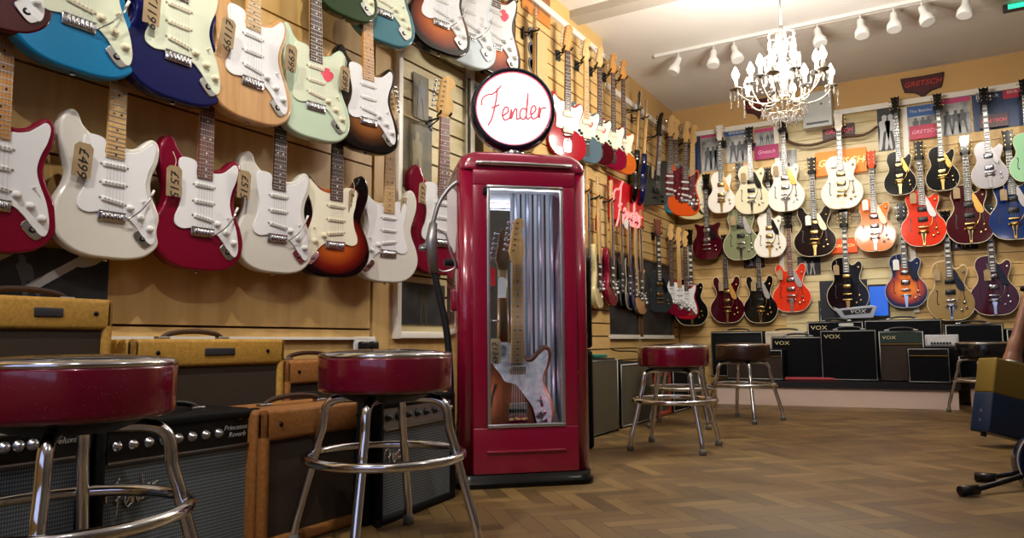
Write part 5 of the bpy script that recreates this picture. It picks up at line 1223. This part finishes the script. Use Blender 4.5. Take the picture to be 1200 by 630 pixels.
# sockets and cables
def socket(px, py, plane, lb, n=2, ax=0):
    P = un(px, py, ax, plane); r = empty('wall_socket', P, (0, 0, PI / 2), lb, 'socket')
    MB().rbox((0, 0, 0), (.146, .012, .086), .004).build('face_plate', WHITEP, r)
    for k in range(n):
        b = MB(); b.rbox((-.036 + .072 * k, -.026, -.004), (.044, .036, .05), .008); b.build('plug', BLACK, r)
    return P
P = socket(427, 405, .016, 'white double socket with two black plugs left of the framed panel')
P2 = socket(701, 392, .14 if 0 else .02, 'white double socket with black plugs right of the pump')
b = MB().tube(smooth([(P2.x + .04, P2.y, P2.z - .02), (P2.x + .08, P2.y + .1, P2.z - .12), (P2.x + .1, P2.y + .5, P2.z - .14), (P2.x + .2, P2.y + .9, .44), (.3, P2.y + 1.1, .47)], 6, False), .006, 7)
tag(b.build('power_cable', BLACK), 'black power cable drooping from the socket right of the pump', 'cable')
q = un(702, 416, 0, .5); b = MB().rbox((0, 0, .012), (.13, .2, .02), .004); tag(b.build('booklet', mat('green_cover', '#1f7a66', .5), None, (.45, q.y, un(707, 420, 0, .6).z)), 'green booklet lying on the grey grille cabinet', 'book')
# ------------------------------------------------------------------ right foreground: tin can guitars and a dark blue guitar on a stand
YEL = mat('yellow_tin', '#7d6a2c', .4, .2, coat=.3); BLU = mat('blue_tin', '#0d2a4e', .4, .2, coat=.3); NKW = mat('brown_neck_wood', '#8a6048', .45, vary_c='#785040', vscale=8, stretch=(8, 8, .8))
def tin(P, rz, lb, lean):
    r = empty('tin_can_guitar', P, (R_(-3), R_(lean), rz), lb, 'guitar', 'tin can guitars on the floor')
    w, d, h = .30, .13, .40
    MB().rbox((0, d / 2, .02 + h * .26), (w, d, h * .52), .01).build('lower_body', BLU, r)
    MB().rbox((0, d / 2, .02 + h * .745), (w, d, h * .47), .01).build('upper_body', YEL, r)
    MB().lathe([(.05, 0), (.05, .012), (.035, .014), (.035, .03), (0, .032)], (0, d / 2, .02 + h * .98), 24).build('filler_cap', NICKEL, r)
    nk = MB(); nk.tube(smooth([(0, d / 2, .42), (.0, d / 2, .46), (.015, d / 2, .56), (.06, d / 2, .80), (.12, d / 2, 1.12)], 5, False), [.048] * 3 + [.044] * 2 + [.038] * 5 + [.031] * 6 + [.026] * 5, 12); nk.build('neck', NKW, r)
    MB().prism([(x + .12, z + 1.11) for x, z in smooth(mm(HEADS['tele']), 3)], d / 2 - .01, d / 2 + .012).build('headstock', NKW, r)
    b = MB(); b.tube([(.02, d / 2 - .03, .84), (.12, d / 2 - .03, .84)], .016, 8); b.rbox((.07, d / 2 + .02, .84), (.09, .03, .03), .008); b.build('strap_clamp', BLKMET, r)
    for k in range(2): MB().lathe([(.009, 0), (.009, .012), (0, .013)], (-w / 2 - .0, d / 2, .08 + .05 * k), 10, 0, 'x').build('stud', NICKEL, r)
    for sx in (-1, 1): MB().lathe([(.014, 0), (.014, .022)], (sx * (w / 2 - .03), d / 2, 0), 10).build('foot', BLACK, r)
    text('can_writing', 'OIL', .05, mat('faded_red_print', '#6a2030', .6), r, (0, -.002, .09), (R_(90), 0, 0), .0006) if 0 else None
p = un(1189, 525, 2, 0); tin((p.x + .0, p.y, .03), R_(38), 'yellow and blue tin can guitar standing on the floor', 14)
p = un(1226, 520, 2, 0); tin((p.x + .16, p.y + .1, .03), R_(20), 'second tin can guitar at the right edge behind the first', 14)
zf3 = 2.72
p = onray(1240, zf3); fl = un(1240, 606, 1, p.y)
make_guitar('single', gloss('midnight_blue', '#0a1a38', .1), GOLDPG, 'ebony', 'gretsch', headm=BLK, bind=mat('white_binding', '#c8ccd0', .35), near=True, fhole=True, loc=(p.x + .02, p.y, .56 - (612 - 400) * zf3 / FPX + .06), rot=(R_(-10), R_(10), R_(12)), scale=.97, label='dark blue hollow guitar on a floor stand at the right edge', thick=.09)
r = empty('guitar_stand', (p.x, p.y, 0), (0, 0, 0), 'black tubular guitar stand with rubber feet at the right edge', 'guitar stand')
f1 = un(1131, 577, 2, .012) - Vector((p.x, p.y, 0)); f2 = un(1150, 561, 2, .012) - Vector((p.x, p.y, 0))
for f_ in (f1, f2):
    o_ = MB().tube([tuple(f_), (f_.x * .35, f_.y * .35 + .12, .05), (.02, .16, .1)], .010, 8).build('leg', BLKMET, r)
    d_ = Vector((f_.x, f_.y, 0)).normalized(); MB().tube([tuple(f_ - d_ * -.02 + Vector((0, 0, .006))), tuple(f_ - d_ * .05 + Vector((0, 0, .01)))], .018, 10).build('rubber_foot', BLACK, o_)
MB().tube([(.02, .16, .06), (.02, .2, .5)], .011, 8).build('post', BLKMET, r)
b = MB()
for sx in (-1, 1): b.tube([(.02, .16, .1), (sx * .1, .1, .06), (sx * .1, -.0, .06)], .009, 8)
b.build('cradle', BLKMET, r)
